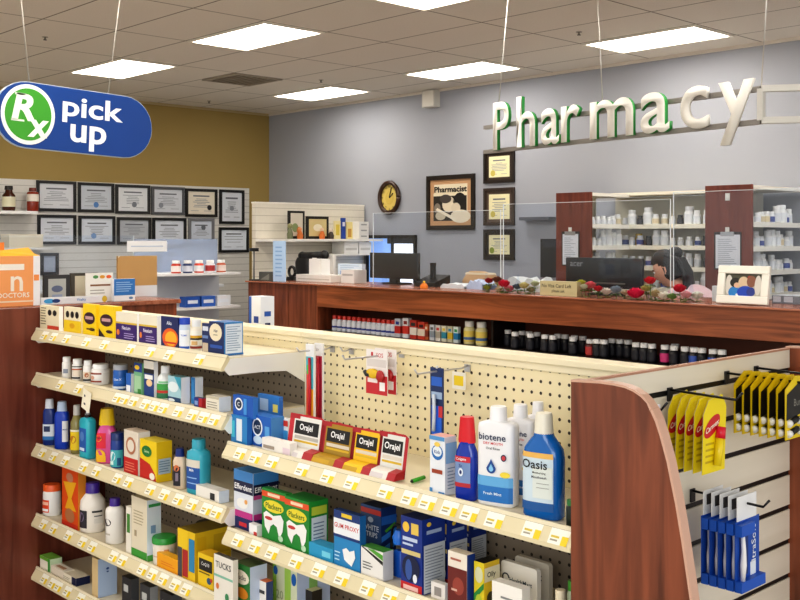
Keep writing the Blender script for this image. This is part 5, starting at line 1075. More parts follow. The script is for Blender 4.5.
# roses
def rose(lab, x, y, c, s=1.0, Y=5.44, leaf='5a7a3a', grp='artificial flowers along the counter'):
    a, b = rc(x); t = Y/b; z = max(.025*s, EYE-(y-238)*t-CT_Z)
    r = thing('artificial_rose', lab, 'flower', (a*t, Y, CT_Z), random.random()*6, grp)
    R = .034*s; m = MB()
    for k, (n_, rad, tilt) in enumerate(((5, 1.0, .9), (5, .72, .55), (3, .42, .25))):
        for j in range(n_):
            an = 2*PI*(j+.5*k)/n_; cx_, cy_ = math.cos(an), math.sin(an); tx, ty = -cy_, cx_
            vs = []; 
            for q in range(4):
                f = q/3; rr = rad*R*(.15+f*(.85+.15*tilt)); zz = z-R*.5+R*(1.1-.25*k*0)*f*(1.25-tilt*.5)
                wd = R*rad*(.25+.75*math.sin(PI*min(1, f*.75+.12)))
                for sgn in (-1, 0, 1): vs.append((cx_*rr*(1 if sgn == 0 else .86)+tx*wd*sgn*.8, cy_*rr*(1 if sgn == 0 else .86)+ty*wd*sgn*.8, zz+(0 if sgn == 0 else R*.04)))
            fs = [(q*3+e, q*3+e+1, q*3+e+4, q*3+e+3) for q in range(3) for e in range(2)]
            m.add(vs, fs, mat(c, .5), True)
    m.ball((0,0,z), R*.42, mat(c, .5), 10, 6); m.build('bloom', r)
    l = MB()
    for j in range(3):
        an = 2.1*j+x; d = Vector((math.cos(an), math.sin(an), 0)); p = Vector((-d.y, d.x, 0)); L_ = R*1.3; b0 = Vector((0,0,max(.004, z-R*.9)))
        l.add([b0, b0+d*L_*.5+p*R*.45+Vector((0,0,.006)), b0+d*L_+Vector((0,0,-.004 if b0.z > .01 else 0)), b0+d*L_*.5-p*R*.45+Vector((0,0,.006))], [(0,1,2,3)], mat(leaf, .5))
    l.build('leaves', r)
    MB().tube([(0,0,z-R*.4),(R*.2,0,.002),(R*1.1,R*.3,.003)], .003, mat('4a6a2e'), 6).build('stem', r)
RS = [(581,283,'b8b84a','small yellow green flower right of the kraft box',.9),(584,287,'c8c8b0','cream flower under the black monitor, first from the left',.8),(590.5,285.5,'e0707a','pink and white rose under the left corner of the black monitor',1.1),
 (598,289,'c02a3a','small dark red rose under the black monitor',.9),(606,292,'eee8e0','white rose under the black monitor',1.1),(616,290,'8a98a8','blue grey flower under the black monitor',1.1),(625,293,'d8c8b0','beige flower left of the big pink rose',.8),
 (635.5,295,'e02a5a','largest deep pink rose in the middle of the flower row',1.55),(646,289,'c8c078','yellow green blossom right of the big pink rose',1.0),(650,281,'d02a3a','red rose beside the pharmacist\'s face',1.1),(655,294,'c8b890','beige blossom in front of the pharmacist',1.1),
 (664,296,'e8e4d8','white rose in front of the pharmacist',1.1),(679.5,289,'d8304a','red rose under the pharmacist\'s hair',1.2),(686,295,'d8a0a8','pale pink rose right of the screen seam',1.0),(697,296,'e8e8e0','white flower right of the pharmacist',1.1),(672,297,'7a9a5a','leafy green blossom at the foot of the screen seam',.9)]
for i_, (x, y, c, l, s) in enumerate(RS): rose(l, x, y, c, s*.95, 5.405 if i_ % 2 else 5.48)
LS = [(487,288,'9aa84a','yellow green blossom beside the pale blue wrapping paper',.8),(489,281,'a8323a','brick red rose above the wrapping paper',.9),(497,280,'7a4a3a','brown dried flower behind the red rose cluster',1.0),(504,284,'d02a4a','bright red rose left of the first screen seam',1.2),(509,289,'e88a9a','pink rose at the first screen seam',1.0),(499,290,'d8c8b0','beige blossom below the brown dried flower',.8),
 (517,287,'5a6a7a','slate blue flower right of the first screen seam',.9),(524,286,'d0c890','pale yellow blossom in the middle flower cluster',1.0),(531,290,'b8ae88','khaki blossom left of the kraft box',.9),(535,284,'c8d0b0','pale green blossom behind the kraft box',.9)]
for x, y, c, l, s in LS: rose(l, x, y, c, s*1.0, 5.42+.055*(int(x) % 2))
# white photo frame
a = oc(716.5, 5.44); b = oc(768, 5.44); w = b-a; t = 5.44/rc(742)[1]; h = 38.5*t
r = thing('photo_frame', 'white framed family photo standing on the right part of the counter', 'picture frame', ((a+b)/2, 5.44, CT_Z+.004)); r.rotation_euler = (-.16, 0, .0)
m = MB(); fw = .046
for q in ((-w/2,w/2,0,fw),(-w/2,w/2,h-fw,h),(-w/2,-w/2+fw,fw,h-fw),(w/2-fw,w/2,fw,h-fw)): m.box(q[0],q[1],-.012,.012,q[2],q[3], mat('f2f0e6', .3))
m.build('frame', r, bevel=.004)
m = MB(); m.box(-w/2+fw, w/2-fw, 0, .004, fw, h-fw, mat('b8b4a8')); iw = w-2*fw; ih = h-2*fw
def ph(cu, cv, ru, rv, c, e): m.add([(-iw/2+iw*(cu+ru*math.cos(q*PI/8)), -e, fw+ih*(cv+rv*math.sin(q*PI/8))) for q in range(16)], [tuple(range(16))], mat(c))
m.box(-iw/2, iw/2, -.0005, 0, fw+ih*.55, h-fw, mat('4a4a3a'))
for q in ((.1,.5,.1,.45,'d8d4cc'),(.28,.6,.15,.22,'1e1c18'),(.5,.62,.14,.26,'d8c0a0'),(.72,.66,.13,.26,'8a5a44'),(.9,.5,.09,.45,'d6d2ca'),(.32,.48,.08,.12,'e0b898'),(.66,.78,.06,.14,'b83a2a'),(.26,.16,.16,.26,'2a80c8'),(.56,.18,.22,.28,'1c48b8'),(.72,.2,.12,.2,'2a3a8a'),(.5,.05,.2,.1,'e8e4dc')): ph(*q, .001+.0003*q[0])
m.build('photo', r)
MB().add([(-.02,.012,h*.7),(.02,.012,h*.7),(.05,.09,.016),(-.05,.09,.016),(-.02,.014,h*.7),(.02,.014,h*.7)], [(0,1,2,3)], mat('2a2a2a')).build('easel_back', r)
cbox('card_tray', 'grey and white wire card tray right of the photo frame on the counter', 'tray', 772, 802, 296, 5.7, .16, '8a8c8e', [('F',.04,.2,.3,.9,'d8d8d8'),('F',.4,.2,.7,.9,'d8d8d8')], top='c8cacc')
cbox('white_cup', 'small white cup carton left of the photo frame on the counter', 'carton', 712, 718, 286, 5.62, .04, 'e4e2da')
# ================================================================== pharmacy shelving
EPY = 6.60
def shelf_run(name, lab, x0p, x1p, ytop, y0, y1, zs):
    X0, X1 = onY(x0p, 0, EPY).x, onY(x1p, 0, EPY).x; z1 = onY((x0p+x1p)/2, ytop, EPY).z
    r = thing(name, lab, 'shelving', ((X0+X1)/2, EPY, 0)); off = (-(X0+X1)/2, -EPY, 0)
    MB().box(X0, X1, EPY, EPY+.02, 0, z1, wood('cherry_end', '6b2f22', '86422f', 'Z', .4)).build('end_panel', r, off, bevel=.002)
    MB().box(X0, X0+.015, EPY+.02, y1, 0, z1-.03, mat('cdc9bd')).build('back_panel', r, off)
    MB().box(X0, X1, EPY+.02, y1, z1-.03, z1-.005, mat('f0ece2')).build('top_board', r, off)
    for z in zs: MB().box(X0+.015, X1-.003, EPY+.021, y1, z-.02, z, mat('e8e4d4')).box(X1-.003, X1, EPY+.021, y1, z-.03, z+.004, mat('f4f0e4')).build('shelf', r, off)
    return r, X0, X1, z1
ZS = [1.705, 1.537, 1.37, 1.20, 1.03]
rA, A0, A1_, zA = shelf_run('bottle_shelving', 'wood ended medicine shelving behind the black monitor', 556, 591, 192.5, EPY, 7.12, ZS)
rB, B0, B1_, zB = shelf_run('bottle_shelving', 'wood ended medicine right shelving behind the family photo', 705, 752, 185, EPY, 7.43, ZS)
BX0, BX1 = A0, B0-.002
rC = thing('bottle_shelving', 'long cream medicine shelving against the back wall between the two wooden ends', 'shelving', ((BX0+BX1)/2, 7.3, 0)); off = (-(BX0+BX1)/2, -7.3, 0)
MB().box(BX0, BX1, 7.42, 7.435, 0, zA-.02, mat('c4beac')).build('back_panel', rC, off)
MB().box(BX0, BX1, 7.135, 7.42, zA-.015, zA+.01, mat('f0ead8')).build('top_board', rC, off)
for z in ZS: MB().box(BX0, BX1, 7.14, 7.419, z-.02, z, mat('e6dfc9')).box(BX0, BX1, 7.135, 7.14, z-.03, z+.004, mat('f2ecd8')).build('shelf', rC, off)
tm = {
 'short white': mini('medicine_bottle','', 'f0f0ee','f4f4f2',.055,.075,'e2e4e8'), 'tall white': mini('medicine_bottle','','eeeeec','f2f2f0',.065,.125,'dfe2e6'),
 'cream labelled': mini('medicine_bottle','','ecebe4','f0f0ee',.06,.09,'d8c9a8'), 'dark': mini('medicine_bottle','','2a2420','1a1a1a',.06,.09,'3a3a40'),
 'blue banded': mini('medicine_bottle','','ecedf0','f4f4f4',.06,.085,'4a5a9a'), 'yellow': mini('medicine_bottle','','e0b420','e8c030',.07,.10,'d8a818'), 'large white': mini('medicine_bottle','','f2f2f0','f0f0f0',.085,.145,'e6e8ea')}
row = ['top', 'second', 'third', 'fourth', 'lowest']
def fill(run, where, z, i, pts, weights):
    for p in pts:
        k = random.choices(list(weights), list(weights.values()))[0]
        put(tm[k], 'medicine_bottle', (p[0], p[1], z), '%s medicine bottle on the %s shelf of the %s' % (k, row[i], where), 'bottle', '%s bottles, %s shelf, %s' % (k, row[i], where), random.uniform(.82, 1.0))
random.seed(21)
W1 = {'short white': 4, 'tall white': 2, 'cream labelled': 2, 'dark': 1, 'large white': 1.5}
W2 = {'short white': 3, 'tall white': 2, 'dark': 1, 'blue banded': 2, 'cream labelled': 1, 'large white': 1}
def frange(a, b, s):
    r_ = []; 
    while a < b: r_.append(a); a += s
    return r_
for i, z in enumerate(ZS[:4]):
    fill(rA, 'shelving behind the black monitor', z, i, [(A1_-.07-.02*random.random(), y) for y in frange(6.66, 7.1, .070)], W1 if i == 0 else W2)
    fill(rC, 'back wall shelving', z, i, [(x, 7.20+.02*random.random()) for x in frange(A1_-.10, BX1-.04, .074)], W1 if i == 0 else W2)
    fill(rB, 'right shelving behind the family photo', z, i, [(B1_-.07-.02*random.random(), y) for y in frange(6.67, 7.38, .072)], {'short white': 3, 'tall white': 3, 'cream labelled': 2, 'blue banded': .8, 'large white': .6})
p = onY(658-0, 0, 7.26)
put(tm['yellow'], 'medicine_bottle', (onY(638, 0, 7.3).x, 7.31, ZS[1]), 'single bright yellow medicine bottle on the second shelf above the black monitor', 'bottle', None, 1.0)
# clipboards and small fittings on the wooden ends
def clip(lab, x0, x1, yt, yb):
    Y = EPY-.002; A, B = onY(x0, 0, Y).x, onY(x1, 0, Y).x; t = Y/rc((x0+x1)/2)[1]; zt = EYE-(yt-238)*t; h = (yb-yt)*t; w = B-A
    r = thing('clipboard', lab, 'clipboard', ((A+B)/2, Y, zt))
    MB().box(-w/2, w/2, -.006, 0, -h, -.02, mat('3a3230')).build('board', r)
    m = MB(); m.box(-w/2+.012, w/2-.008, -.008, -.006, -h+.01, -.04, mat('e6e9ec')); random.seed(int(x0))
    for q in range(14): m.box(-w/2+.03, w/2-.03-random.random()*.06, -.0085, -.008, -h+.03+q*(h-.09)/14, -h+.034+q*(h-.09)/14, mat('a0a8b4'))
    m.build('paper', r); MB().box(-.05,.05,-.014,-.006,-.05,-.02, STEEL).box(-.014,.014,-.012,-.004,-.02,.012, mat('e8e4d8')).build('clip', r)
clip('clipboard with a white form hung on the left wooden shelf end', 562, 579.5, 229, 266)
clip('clipboard with a white form hung on the right wooden shelf end', 714.5, 741.5, 229, 270)
p = onY(728, 197, EPY); m = MB().box(-.015,.015,-.012,-.001,-.025,.025, mat('efece4')).box(-.006,.006,-.02,-.012,-.015,.0, mat('efece4')).build('adhesive_hook', None, p); tag(m, 'small white adhesive hook near the top of the right wooden shelf end', 'hook')
# ================================================================== blue wall
r = thing('wall_clock', 'round wall clock with dark rim and yellow face on the blue grey wall', 'clock', onY(390.3, 197.8, WY-.002))
R0 = .165
m = MB(); m.tube([(R0*.88*math.cos(q*PI/24), -.02, R0*.96*math.sin(q*PI/24)) for q in range(49)], .024, mat('3a2418', .3), 10).build('rim', r)
m = MB(); m.add([(R0*.86*math.cos(q*PI/16), -.012, R0*.94*math.sin(q*PI/16)) for q in range(32)], [tuple(range(32))], mat('d8c06a'))
m.add([(R0*.4*math.cos(q*PI/16), -.0125, R0*.44*math.sin(q*PI/16)) for q in range(32)], [tuple(range(32))], mat('cdb35a'))
for q in range(1, 13):
    an = PI/2-q*PI/6; m.text(str(q), lambda x, y: (x+R0*.68*math.cos(an), -.013, y+R0*.74*math.sin(an)), .035, .028, mat('2a2418'), .01)
m.build('face', r)
MB().tube([(0,-.015,0),(.055,-.015,.045)], .005, BLACK, 6).build('hour_hand', r); MB().tube([(0,-.017,0),(.035,-.017,.11)], .004, BLACK, 6).build('minute_hand', r)
def news(m, iw, ih):
    def R(u0, v0, u1, v1, c, e=.0075): m.quad((-iw/2+u0*iw,-e,-ih/2+v0*ih),(-iw/2+u1*iw,-e,-ih/2+v0*ih),(-iw/2+u1*iw,-e,-ih/2+v1*ih),(-iw/2+u0*iw,-e,-ih/2+v1*ih), mat(c))
    def O(cu, cv, ru, rv, c, e): m.add([(-iw/2+iw*(cu+ru*math.cos(q*PI/8)), -e, -ih/2+ih*(cv+rv*math.sin(q*PI/8))) for q in range(16)], [tuple(range(16))], mat(c))
    m.text('Pharmacist', lambda x, y: (x, -.009, y+ih*.36), iw*.98, ih*.16, mat('161412'), .03, mode='stretch')
    R(-.02, .0, .98, .68, '2a2622', .0075); R(-.02,.68,.98,.76,'e8dcc0', .0075)
    O(.45,.45,.2,.22,'e0d4bc',.0082); O(.35,.6,.18,.12,'4a4440',.0084); O(.78,.5,.2,.26,'1c1a18',.0082); O(.66,.35,.14,.14,'d8ccb4',.0086); O(.8,.12,.3,.18,'e4d9c2',.0088); O(.2,.14,.16,.12,'c8bca4',.0086); O(.1,.35,.1,.14,'8a8074',.0084)
    m.add([(-iw/2+iw*a, -.0092, -ih/2+ih*b) for a, b in ((.05,.3),(.1,.36),(.7,.05),(.62,.0))], [(0,3,2,1)], mat('e8dec8'))
framed('framed_newspaper', 'black framed old newspaper picture with tan mat on the blue grey wall', 'picture frame', 'Y', (427.5,475.5,175,230), '231c18', 'e4d8be', 'c49a72', fw=.045, lines_=0, extra=news)
for i, px in enumerate(((484.5,515,150.5,183),(484.5,515,188,225.5),(484.5,515,229.5,260))):
    framed('certificate', 'dark framed cream certificate on the blue grey wall, %s of the three' % ('top', 'middle', 'bottom')[i], 'certificate', 'Y', px, ('241c18','3a2e28','241d1a')[i], 'e9e2b8', ('3a2c24','5a4a40','2e2622')[i], fw=.03, lines_=6, seal=(-.3,-.3,'c8b85a') if i != 2 else (-.35,-.3,'8a9a3a'))
p = onY(434, 99.5, WY-.002); m = MB(); m.box(-.085,.085,-.09,0,-.085,.085, mat('c9c6bd')); m.box(-.075,.075,-.092,-.09,-.075,.075, mat('ddd9cf')); o = m.build('speaker_box', None, p, bevel=.006); tag(o, 'small beige speaker box high on the blue grey wall', 'speaker')
p = onY(541, 218.5, WY-.002); X0, X1 = onY(526, 0, WY).x, onY(556, 0, WY).x; o = MB().box(X0-p.x, X1-p.x, -.1, 0, -.018, .012, mat('5a5e66')).build('wall_rail', None, p); tag(o, 'short dark grey wall rail left of the wooden shelf end', 'rail')
o = MB().box(-.12,.12,-.01,0,-.25,.1, mat('26282c')).build('wall_screen', None, onY(551.5, 250, WY-.004)); tag(o, 'narrow black panel on the wall beside the left wooden shelf end', 'panel')
# ================================================================== hanging letters
A0p = (.0061, 495.0); VPX = -294.0
def SP(x): 
    t = A0p[0]*(A0p[1]-VPX)/(x-VPX); a, b = rc(x); return Vector((a*t, b*t, 0))
P0, P1 = SP(495), SP(753); dr_ = (P1-P0).normalized(); nrm = Vector((dr_.y, -dr_.x, 0))   # towards the shop
zb = EYE+.540; zt = EYE+.686
GRN = mat('2f9a46', .4); LW = mat('ece9e2', .5)
hs = thing('pharmacy_sign', 'hanging sign of white letters with green edges reading Pharmacy on two grey rails', 'sign', (P0.x, P0.y, EYE)); inv = (-P0.x, -P0.y, -EYE)
def bar(a, b, z, th=.024, c=mat('8f8b86', .4, .3), nm='rail'):
    d = (b-a).normalized(); n = Vector((-d.y, d.x, 0))*th/2; m = MB()
    vs = [a-n, b-n, b+n, a+n]; vs = [(v.x, v.y, z-th/2) for v in vs]+[(v.x, v.y, z+th/2) for v in vs]
    m.add(vs, [(0,3,2,1),(4,5,6,7),(0,1,5,4),(1,2,6,5),(2,3,7,6),(3,0,4,7)], c); return m.build(nm, hs, inv)
back = -nrm*.03
E0 = SP(481)+back; E1 = SP(757)+back
bar(E0, E1, zb-.005); bar(E0, E1, zt)
E2 = onZ(920, 84, zt); E2.z = 0
LT = mat('d4d2cc', .4)
bar(E1, E2, zb, .03, LT); bar(E1, E2, zt, .03, LT)
m = MB(); m.box(E1.x-.014, E1.x+.014, E1.y-.014, E1.y+.014, zb, zt, LT).build('post', hs, inv)
glyph = [('P',494.5,510,1.0),('h',518,536.5,1),('a',542.5,560.5,1),('r',562.5,581,1),('m',590.5,634,1),('a',642,671,1),('c',681,708.5,1),('y',719,754,1)]
xh = .190
ref = text('x', .0)[1]
for ch, xa, xb, _ in glyph:
    pa, pb = SP(xa), SP(xb); w = (pb-pa).length
    cu = bpy.data.curves.new('letter', 'FONT'); cu.body = ch; cu.extrude = .0; cu.offset = .012; cu.fill_mode = 'FRONT'; cu.resolution_u = 6
    ob = bpy.data.objects.new('letter', cu); me = ob.to_mesh(); bm = bmesh.new(); bm.from_mesh(me); ob.to_mesh_clear(); bpy.data.objects.remove(ob); bpy.data.curves.remove(cu)
    bmesh.ops.remove_doubles(bm, verts=bm.verts, dist=1e-5)
    for f in bm.faces:
        if f.normal.z < 0: f.normal_flip()
        f.material_index = 0
    vx0 = min(v.co.x for v in bm.verts); vx1 = max(v.co.x for v in bm.verts)
    top_f = bm.faces[:]
    ex = bmesh.ops.extrude_face_region(bm, geom=top_f)
    newv = [g_ for g_ in ex['geom'] if isinstance(g_, bmesh.types.BMVert)]
    depth = .024 if ch in 'Phar' else .018
    for v in bm.verts: v.co.z = 0
    for v in newv: v.co.z = 1
    for f in bm.faces:
        zs_ = [v.co.z for v in f.verts]
        f.material_index = 0 if min(zs_) > .5 or ch in 'cy' else 1
    S = xh/ref
    for v in bm.verts:
        u = (v.co.x-vx0)/(vx1-vx0)*w; z = v.co.y*S*(.96 if ch == 'P' else 1)
        p = pa+dr_*u+nrm*(v.co.z*depth-.012); v.co = Vector((p.x, p.y, zb+z))
    bmesh.ops.recalc_face_normals(bm, faces=bm.faces)
    me = bpy.data.meshes.new('letter'); bm.to_mesh(me); bm.free(); me.materials.append(LW); me.materials.append(GRN)
    o = bpy.data.objects.new('letter', me); COL.objects.link(o); o.parent = hs; o.location = inv; o['label'] = ('white letter %s' if ch in 'cy' else 'white letter %s with green side edges') % ch
def wire(parent, p, q, inv_):
    MB().tube([p, q], .003, mat('c9c6c0', .3, .5), 6).build('wire', parent, inv_)
for xb, xt, zz in ((493, 505, zt), (599, 592, zt), (759, 776, zt)):
    b_ = SP(min(xb, 757))+back; a_, c_ = rc(xt); t_ = 1.5/238*1.0; 
    q = SP(xt if xt < 757 else 768)+back
    wire(hs, (b_.x, b_.y, zz), (q.x, q.y, CZ), inv)
# ================================================================== pick up sign
zc = EYE+(238-121)*.005; T0 = .005
a_, b_ = rc(75); ctr = Vector((a_*T0, b_*T0, zc))
# sign hangs along the Y direction, facing +X, and droops a little to the right
x_l = onX(-6, 0, ctr.x).y; x_r = onX(151, 0, ctr.x).y; SL = x_r-x_l; SHh = .315
ctr.y = (x_l+x_r)/2
r = thing('pickup_sign', 'rounded blue hanging sign reading pick up with a green Rx disc', 'sign', ctr, 0); tilt = -.038
r.rotation_euler = (tilt, 0, 0)
def cap(L, H, n=14):
    rr = H/2; pts = []
    for k in range(n+1): an = -PI/2+PI*k/n; pts.append((L/2-rr+rr*math.cos(an), rr*math.sin(an)))
    for k in range(n+1): an = PI/2+PI*k/n; pts.append((-L/2+rr+rr*math.cos(an), rr*math.sin(an)))
    return pts
def plate(pts, x0, x1, m, mb):
    n = len(pts); vs = [(x0, a, b) for a, b in pts]+[(x1, a, b) for a, b in pts]
    mb.add(vs, [tuple(range(n))[::-1], tuple(range(n, 2*n))]+[(i, (i+1) % n, n+(i+1) % n, n+i) for i in range(n)], m)
m = MB(); plate(cap(SL+.008, SHh+.008), -.012, .004, mat('b8c4d0'), m); plate(cap(SL, SHh), .004, .007, mat('043f8c', .4), m); m.build('board', r)
cyy = onX(27.5, 0, ctr.x).y-ctr.y; cz_ = .002; m = MB()
circ = lambda R_, ey=1: [(cyy+R_*ey*math.cos(q*PI/20), cz_+R_*math.sin(q*PI/20)) for q in range(40)]
plate(circ(.146, .92), .007, .009, mat('f2f4f2'), m); plate(circ(.126, .92), .009, .0105, mat('3f9c2c'), m); m.build('green_disc', r)
o_ = bpy.data.objects
m = MB()
m.text('R', lambda x, y: (.0115, cyy-.012+x+y*.18, y+.035), .12, .13, mat('eef6ea'), .035, mode='stretch')
m.box(.0105,.0115, cyy-.085, cyy-.02, -.035, -.026, mat('eef6ea')); m.box(.0105,.0115, cyy-.07, cyy-.02, .092, .101, mat('eef6ea'))
m.text('x', lambda x, y: (.0118, cyy+.052+x+y*.1, y-.062), .1, .085, mat('eef6ea'), .035, mode='stretch'); m.build('rx_symbol', r)
def ty(x): return onX(x, 0, ctr.x).y-ctr.y
m = MB(); W3 = mat('f4f7fb')
for wd, x0, x1, zc0, hh in (('pick', 61.5, 122, .055, .135), ('up', 70, 106, -.082, .128)):
    ya_, yb2_ = ty(x0), ty(x1); m.text(wd, lambda x, y: (.0078, (ya_+yb2_)/2+x, zc0+y), yb2_-ya_, hh, W3, .022, mode='stretch')
m.build('lettering', r)
for xb, xt in ((28, 4), (107, 121)):
    yb3 = ty(xb); q = ty(xt)
    MB().tube([(0, yb3, SHh/2-.002), (0, q*.97+.0, CZ-zc-.0)], .0035, mat('b9b4ab', .4, .3), 6).build('wire', r)
# ================================================================== pharmacist
hx = onY(668, 0, 6.22).x
def skin(name, nodes, edges, material, parent=None, sub=2, root=0):
    me = bpy.data.meshes.new(name); me.from_pydata([n[0] for n in nodes], edges, [])
    o = bpy.data.objects.new(name, me); COL.objects.link(o)
    if parent: o.parent = parent
    s = o.modifiers.new('skin', 'SKIN'); s.use_smooth_shade = True
    if not me.skin_vertices: me.attributes.new
    for i, n in enumerate(nodes):
        v = me.skin_vertices[0].data[i]; v.radius = n[1] if isinstance(n[1], tuple) else (n[1], n[1]); v.use_root = (i == root)
    b = o.modifiers.new('sub', 'SUBSURF'); b.levels = sub; b.render_levels = sub
    me.materials.append(material); return o
SK = mat('d9a78c', .55); PINK = mat('e6c6c8', .7); HAIR = mat('0e0c0b', .6)
pr = thing('person', 'person with long black hair in a pale pink top leaning forward behind the counter', 'person', (hx, 6.25, 0))
# joint positions relative to the empty; she leans towards -X and looks down
HZ = 1.375
J = {'pel': (.30,.0,.93), 'wai': (.27,.0,1.05), 'che': (.19,-.01,1.17), 'nkb': (.10,-.02,1.245), 'nk': (.065,-.03,1.285), 'hd0': (.035,-.035,1.33), 'hd1': (.01,-.04,1.39), 'hd2': (.01,-.035,1.435),
     'shL': (.14,-.17,1.21), 'elL': (.0,-.24,1.03), 'wrL': (-.15,-.16,1.06), 'shR': (.16,.15,1.21), 'elR': (.08,.14,1.0), 'wrR': (-.1,.02,1.03),
     'hpL': (.30,-.09,.90), 'knL': (.30,-.10,.49), 'anL': (.32,-.10,.09), 'toL': (.20,-.11,.035), 'hpR': (.31,.09,.90), 'knR': (.33,.09,.49), 'anR': (.36,.09,.09), 'toR': (.24,.10,.035)}
Rr = {'pel': .13, 'wai': .115, 'che': .125, 'nkb': .07, 'nk': .048, 'hd0': (.06,.062), 'hd1': (.082,.075), 'hd2': (.066,.062), 'shL': .055, 'elL': .04, 'wrL': .026, 'shR': .055, 'elR': .04, 'wrR': .026,
      'hpL': .085, 'knL': .058, 'anL': .04, 'toL': .032, 'hpR': .085, 'knR': .058, 'anR': .04, 'toR': .032}
names = list(J); nodes = [(J[k], Rr[k]) for k in names]; ix = {k: i for i, k in enumerate(names)}
ed = [('pel','wai'),('wai','che'),('che','nkb'),('nkb','nk'),('nk','hd0'),('hd0','hd1'),('hd1','hd2'),('che','shL'),('shL','elL'),('elL','wrL'),('che','shR'),('shR','elR'),('elR','wrR'),('pel','hpL'),('hpL','knL'),('knL','anL'),('anL','toL'),('pel','hpR'),('hpR','knR'),('knR','anR'),('anR','toR')]
edges = [(ix[a], ix[b]) for a, b in ed]
# palms and five fingers on each hand
def hand(w, d, side):
    W = Vector(J[w]); d = Vector(d).normalized(); up = Vector((0,0,1)); s = d.cross(up).normalized()*side
    def addn(p, r, frm): nodes.append((tuple(p), r)); edges.append((frm, len(nodes)-1)); return len(nodes)-1
    pm = addn(W+d*.05, (.03,.016), ix[w]); pk = addn(W+d*.085, (.032,.014), pm)
    for q, (o_, l) in enumerate(((-.026,.062),(-.009,.072),(.009,.068),(.026,.052))):
        a = addn(W+d*.10+s*o_, .0088, pk); b = addn(W+d*(.10+l*.5)+s*o_*1.1-up*.008, .0082, a); addn(W+d*(.10+l*.85)+s*o_*1.1-up*.026, .0072, b)
    a = addn(W+d*.045-s*.036, .0105, pm); b = addn(W+d*.075-s*.052-up*.006, .0095, a); addn(W+d*.1-s*.05-up*.014, .0082, b)
hand('wrL', (-1,.35,-.05), 1); hand('wrR', (-1,-.2,-.05), -1)
body = skin('body', nodes, edges, SK, pr, 2, 0)
# head with a face: skull, brow, nose, chin as one shaped surface growing out of the neck
F = Vector((-.86,-.25,-.45)).normalized(); S_ = Vector((.28,-.96,0)).normalized(); U = S_.cross(F).normalized()
if U.z < 0: U = -U
hc = Vector((.0,-.04,1.385))
def hp(f, s, u): return hc+F*f+S_*s+U*u
m = MB()
n, kk = 24, 16; vs = []; fs = []
for i in range(kk+1):
    th = PI*i/kk
    for j in range(n):
        an = 2*PI*j/n; x = math.sin(th)*math.cos(an); y = math.sin(th)*math.sin(an); z = -math.cos(th)
        f = .093*x; s = .074*y*(1-.22*max(0, -z)); u = .118*z
        if x > .3 and abs(y) < .22 and -.35 < z < .12: f += .022*(1-abs(y)/.22)*(1-abs(z+.15)/.3) if abs(z+.15) < .3 else 0
        if z < -.6 and x > 0: f += .012
        if x > .4 and .1 < z < .35: f -= .004*(1 if .15 < abs(y) < .6 else 0)
        vs.append(hp(f, s, u))
for i in range(kk):
    for j in range(n): fs.append((i*n+j, i*n+(j+1) % n, (i+1)*n+(j+1) % n, (i+1)*n+j))
m.add(vs, fs, SK, True)
m.build('head', pr)
for s in (-.03, .03):
    e = MB().ball(hp(.081, s, .012), (.0105,.0105,.007), mat('f0ece8', .2), 10, 6).build('eye', pr)
    MB().ball(hp(.090, s, .010), .005, mat('2a1c14', .2), 8, 6).build('iris', e)
    MB().tube([hp(.083, s-.016, .03), hp(.09, s, .035), hp(.083, s+.016, .03)], .003, HAIR, 6).build('eyebrow', pr)
    k = math.copysign(1, s); MB().tube([hp(-.0, k*.074, .02), hp(-.012, k*.083, .01), hp(-.008, k*.082, -.015), hp(.004, k*.074, -.03)], .008, SK, 8).build('ear', pr)
MB().tube([hp(.082, -.022, -.062), hp(.092, 0, -.060), hp(.082, .022, -.062)], [.003,.006,.003], mat('b0575a', .4), 8).build('mouth', pr)
# hair: cap over the skull, bun and long fall to her right shoulder
m = MB(); vs = []; fs = []
for i in range(kk+1):
    th = PI*i/kk
    for j in range(n):
        an = 2*PI*j/n; x = math.sin(th)*math.cos(an); y = math.sin(th)*math.sin(an); z = -math.cos(th)
        k = 1.16
        if x > .25 and z < .45: k = .9
        elif x > .1 and z < .3: k = .98
        if z < -.75: k = .9
        vs.append(hp(.093*x*k-.006, .076*y*k, .118*z*k+.006))
for i in range(kk):
    for j in range(n): fs.append((i*n+j, i*n+(j+1) % n, (i+1)*n+(j+1) % n, (i+1)*n+j))
m.add(vs, fs, HAIR, True)
m.build('hair', pr)
m = MB(); random.seed(5)
for q in range(26):
    s = -.07+.14*q/25; f0 = -.06-.02*random.random()
    a = hp(-.04, s*.8, .105-.3*abs(s)); b = hp(-.115, s*1.05, .02); c_ = hp(-.125, s*1.2, -.06)+Vector((.0,0,-.02)); d_ = hp(-.10, s*1.3, -.13)+Vector((.0,0,-.05)); e_ = d_+Vector((.02+.01*random.random(), .01*random.random(), -.10-.04*random.random()))
    m.tube([a, b, c_, d_, e_], [.012,.017,.017,.014,.004], HAIR, 7)
m.build('long_hair', pr)
MB().ball(hp(-.10, 0, .075), (.05,.05,.045), HAIR, 14, 10).build('hair_bun', pr)
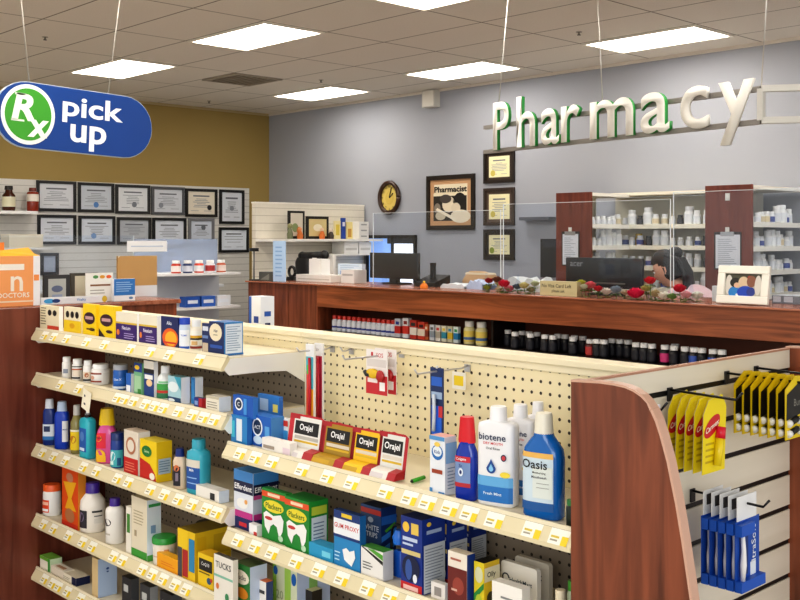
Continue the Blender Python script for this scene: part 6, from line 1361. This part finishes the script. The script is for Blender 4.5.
# clothes follow the body
tn = ['pel','wai','che','nkb','shL','elL','wrL','shR','elR','wrR']; ti = {k: i for i, k in enumerate(tn)}
tr = {'pel': .142, 'wai': .128, 'che': .138, 'nkb': .078, 'shL': .067, 'elL': .053, 'wrL': .038, 'shR': .067, 'elR': .053, 'wrR': .038}
tj = dict(J); tj['nkb'] = (.115,-.02,1.235); tj['wrL'] = tuple(Vector(J['elL']).lerp(Vector(J['wrL']), .8)); tj['wrR'] = tuple(Vector(J['elR']).lerp(Vector(J['wrR']), .8))
skin('blouse', [(tj[k], tr[k]) for k in tn], [(ti[a], ti[b]) for a, b in ed if a in ti and b in ti], PINK, pr)
ln = ['pel','hpL','knL','anL','hpR','knR','anR']; li = {k: i for i, k in enumerate(ln)}
lr = {'pel': .135, 'hpL': .095, 'knL': .07, 'anL': .056, 'hpR': .095, 'knR': .07, 'anR': .056}; lj = dict(J); lj['pel'] = (.30,0,.92); lj['anL'] = (.32,-.1,.13); lj['anR'] = (.36,.09,.13)
skin('trousers', [(lj[k], lr[k]) for k in ln], [(li[a], li[b]) for a, b in ed if a in li and b in li], mat('2a2e3a', .8), pr)
for a, b in (('anL','toL'), ('anR','toR')):
    A, B_ = Vector(J[a]), Vector(J[b]); MB().loft([(0,.13,.045,2.5),(.02,.13,.045,2.5),(.05,.10,.042,2.3,.02,0),(.09,.055,.045,2,.06,0)], mat('1a1a1c', .5), 20, c=((A.x+B_.x)/2-.02, A.y, 0)).build('shoe', pr)
SKIP = {'endcap_display','shelving_bay','end_panel','service_counter','pickup_counter','display_unit','slat_wall_unit','bottle_shelving','pharmacy_sign','pickup_sign','person','ceiling_light','ceiling_vent','sprinkler_head','slat_board','wall_shelf','mouthwash_carton'}
for o in bpy.data.objects:
    if o.parent is None and o.type in ('MESH', 'EMPTY') and o.get('kind') != 'structure':
        n_ = o.name.split('.')[0]
        if n_ not in SKIP: o.location.z += .0008
        elif n_ == 'mouthwash_carton': o.location.z += .0008 if o.location.z < A1+.02 else .002
# ================================================================== light, sky, camera
w = bpy.data.worlds.new('shop_daylight'); bpy.context.scene.world = w; w.use_nodes = True
nt = w.node_tree; bg = nt.nodes['Background']; bg.inputs[0].default_value = (1, .98, .95, 1); bg.inputs[1].default_value = 1.0
def area(name, loc, tgt, e, sx, sy, col=(1,1,1)):
    l = bpy.data.lights.new(name, 'AREA'); l.shape = 'RECTANGLE'; l.size = sx; l.size_y = sy; l.energy = e; l.color = col
    o = bpy.data.objects.new(name, l); COL.objects.link(o); o.location = loc
    o.rotation_euler = (Vector(tgt)-Vector(loc)).to_track_quat('-Z', 'Y').to_euler(); return o
area('storefront_daylight', (1.6, -2.6, 2.2), (-2.2, 2.0, 1.0), 60, 2.6, 1.6, (.96,.98,1))
sc = bpy.context.scene
sc.view_settings.view_transform = 'Standard'; sc.view_settings.look = 'Medium High Contrast'; sc.view_settings.exposure = 0; sc.view_settings.gamma = 1
cam = bpy.data.cameras.new('camera'); co = bpy.data.objects.new('camera', cam); COL.objects.link(co)
co.location = (0, 0, EYE); co.rotation_euler = (PI/2, 0, math.atan2(.7244, .6893)); cam.sensor_width = 36; cam.lens = 36*1030/800; cam.shift_y = -62/800; cam.clip_start = .05
sc.camera = co
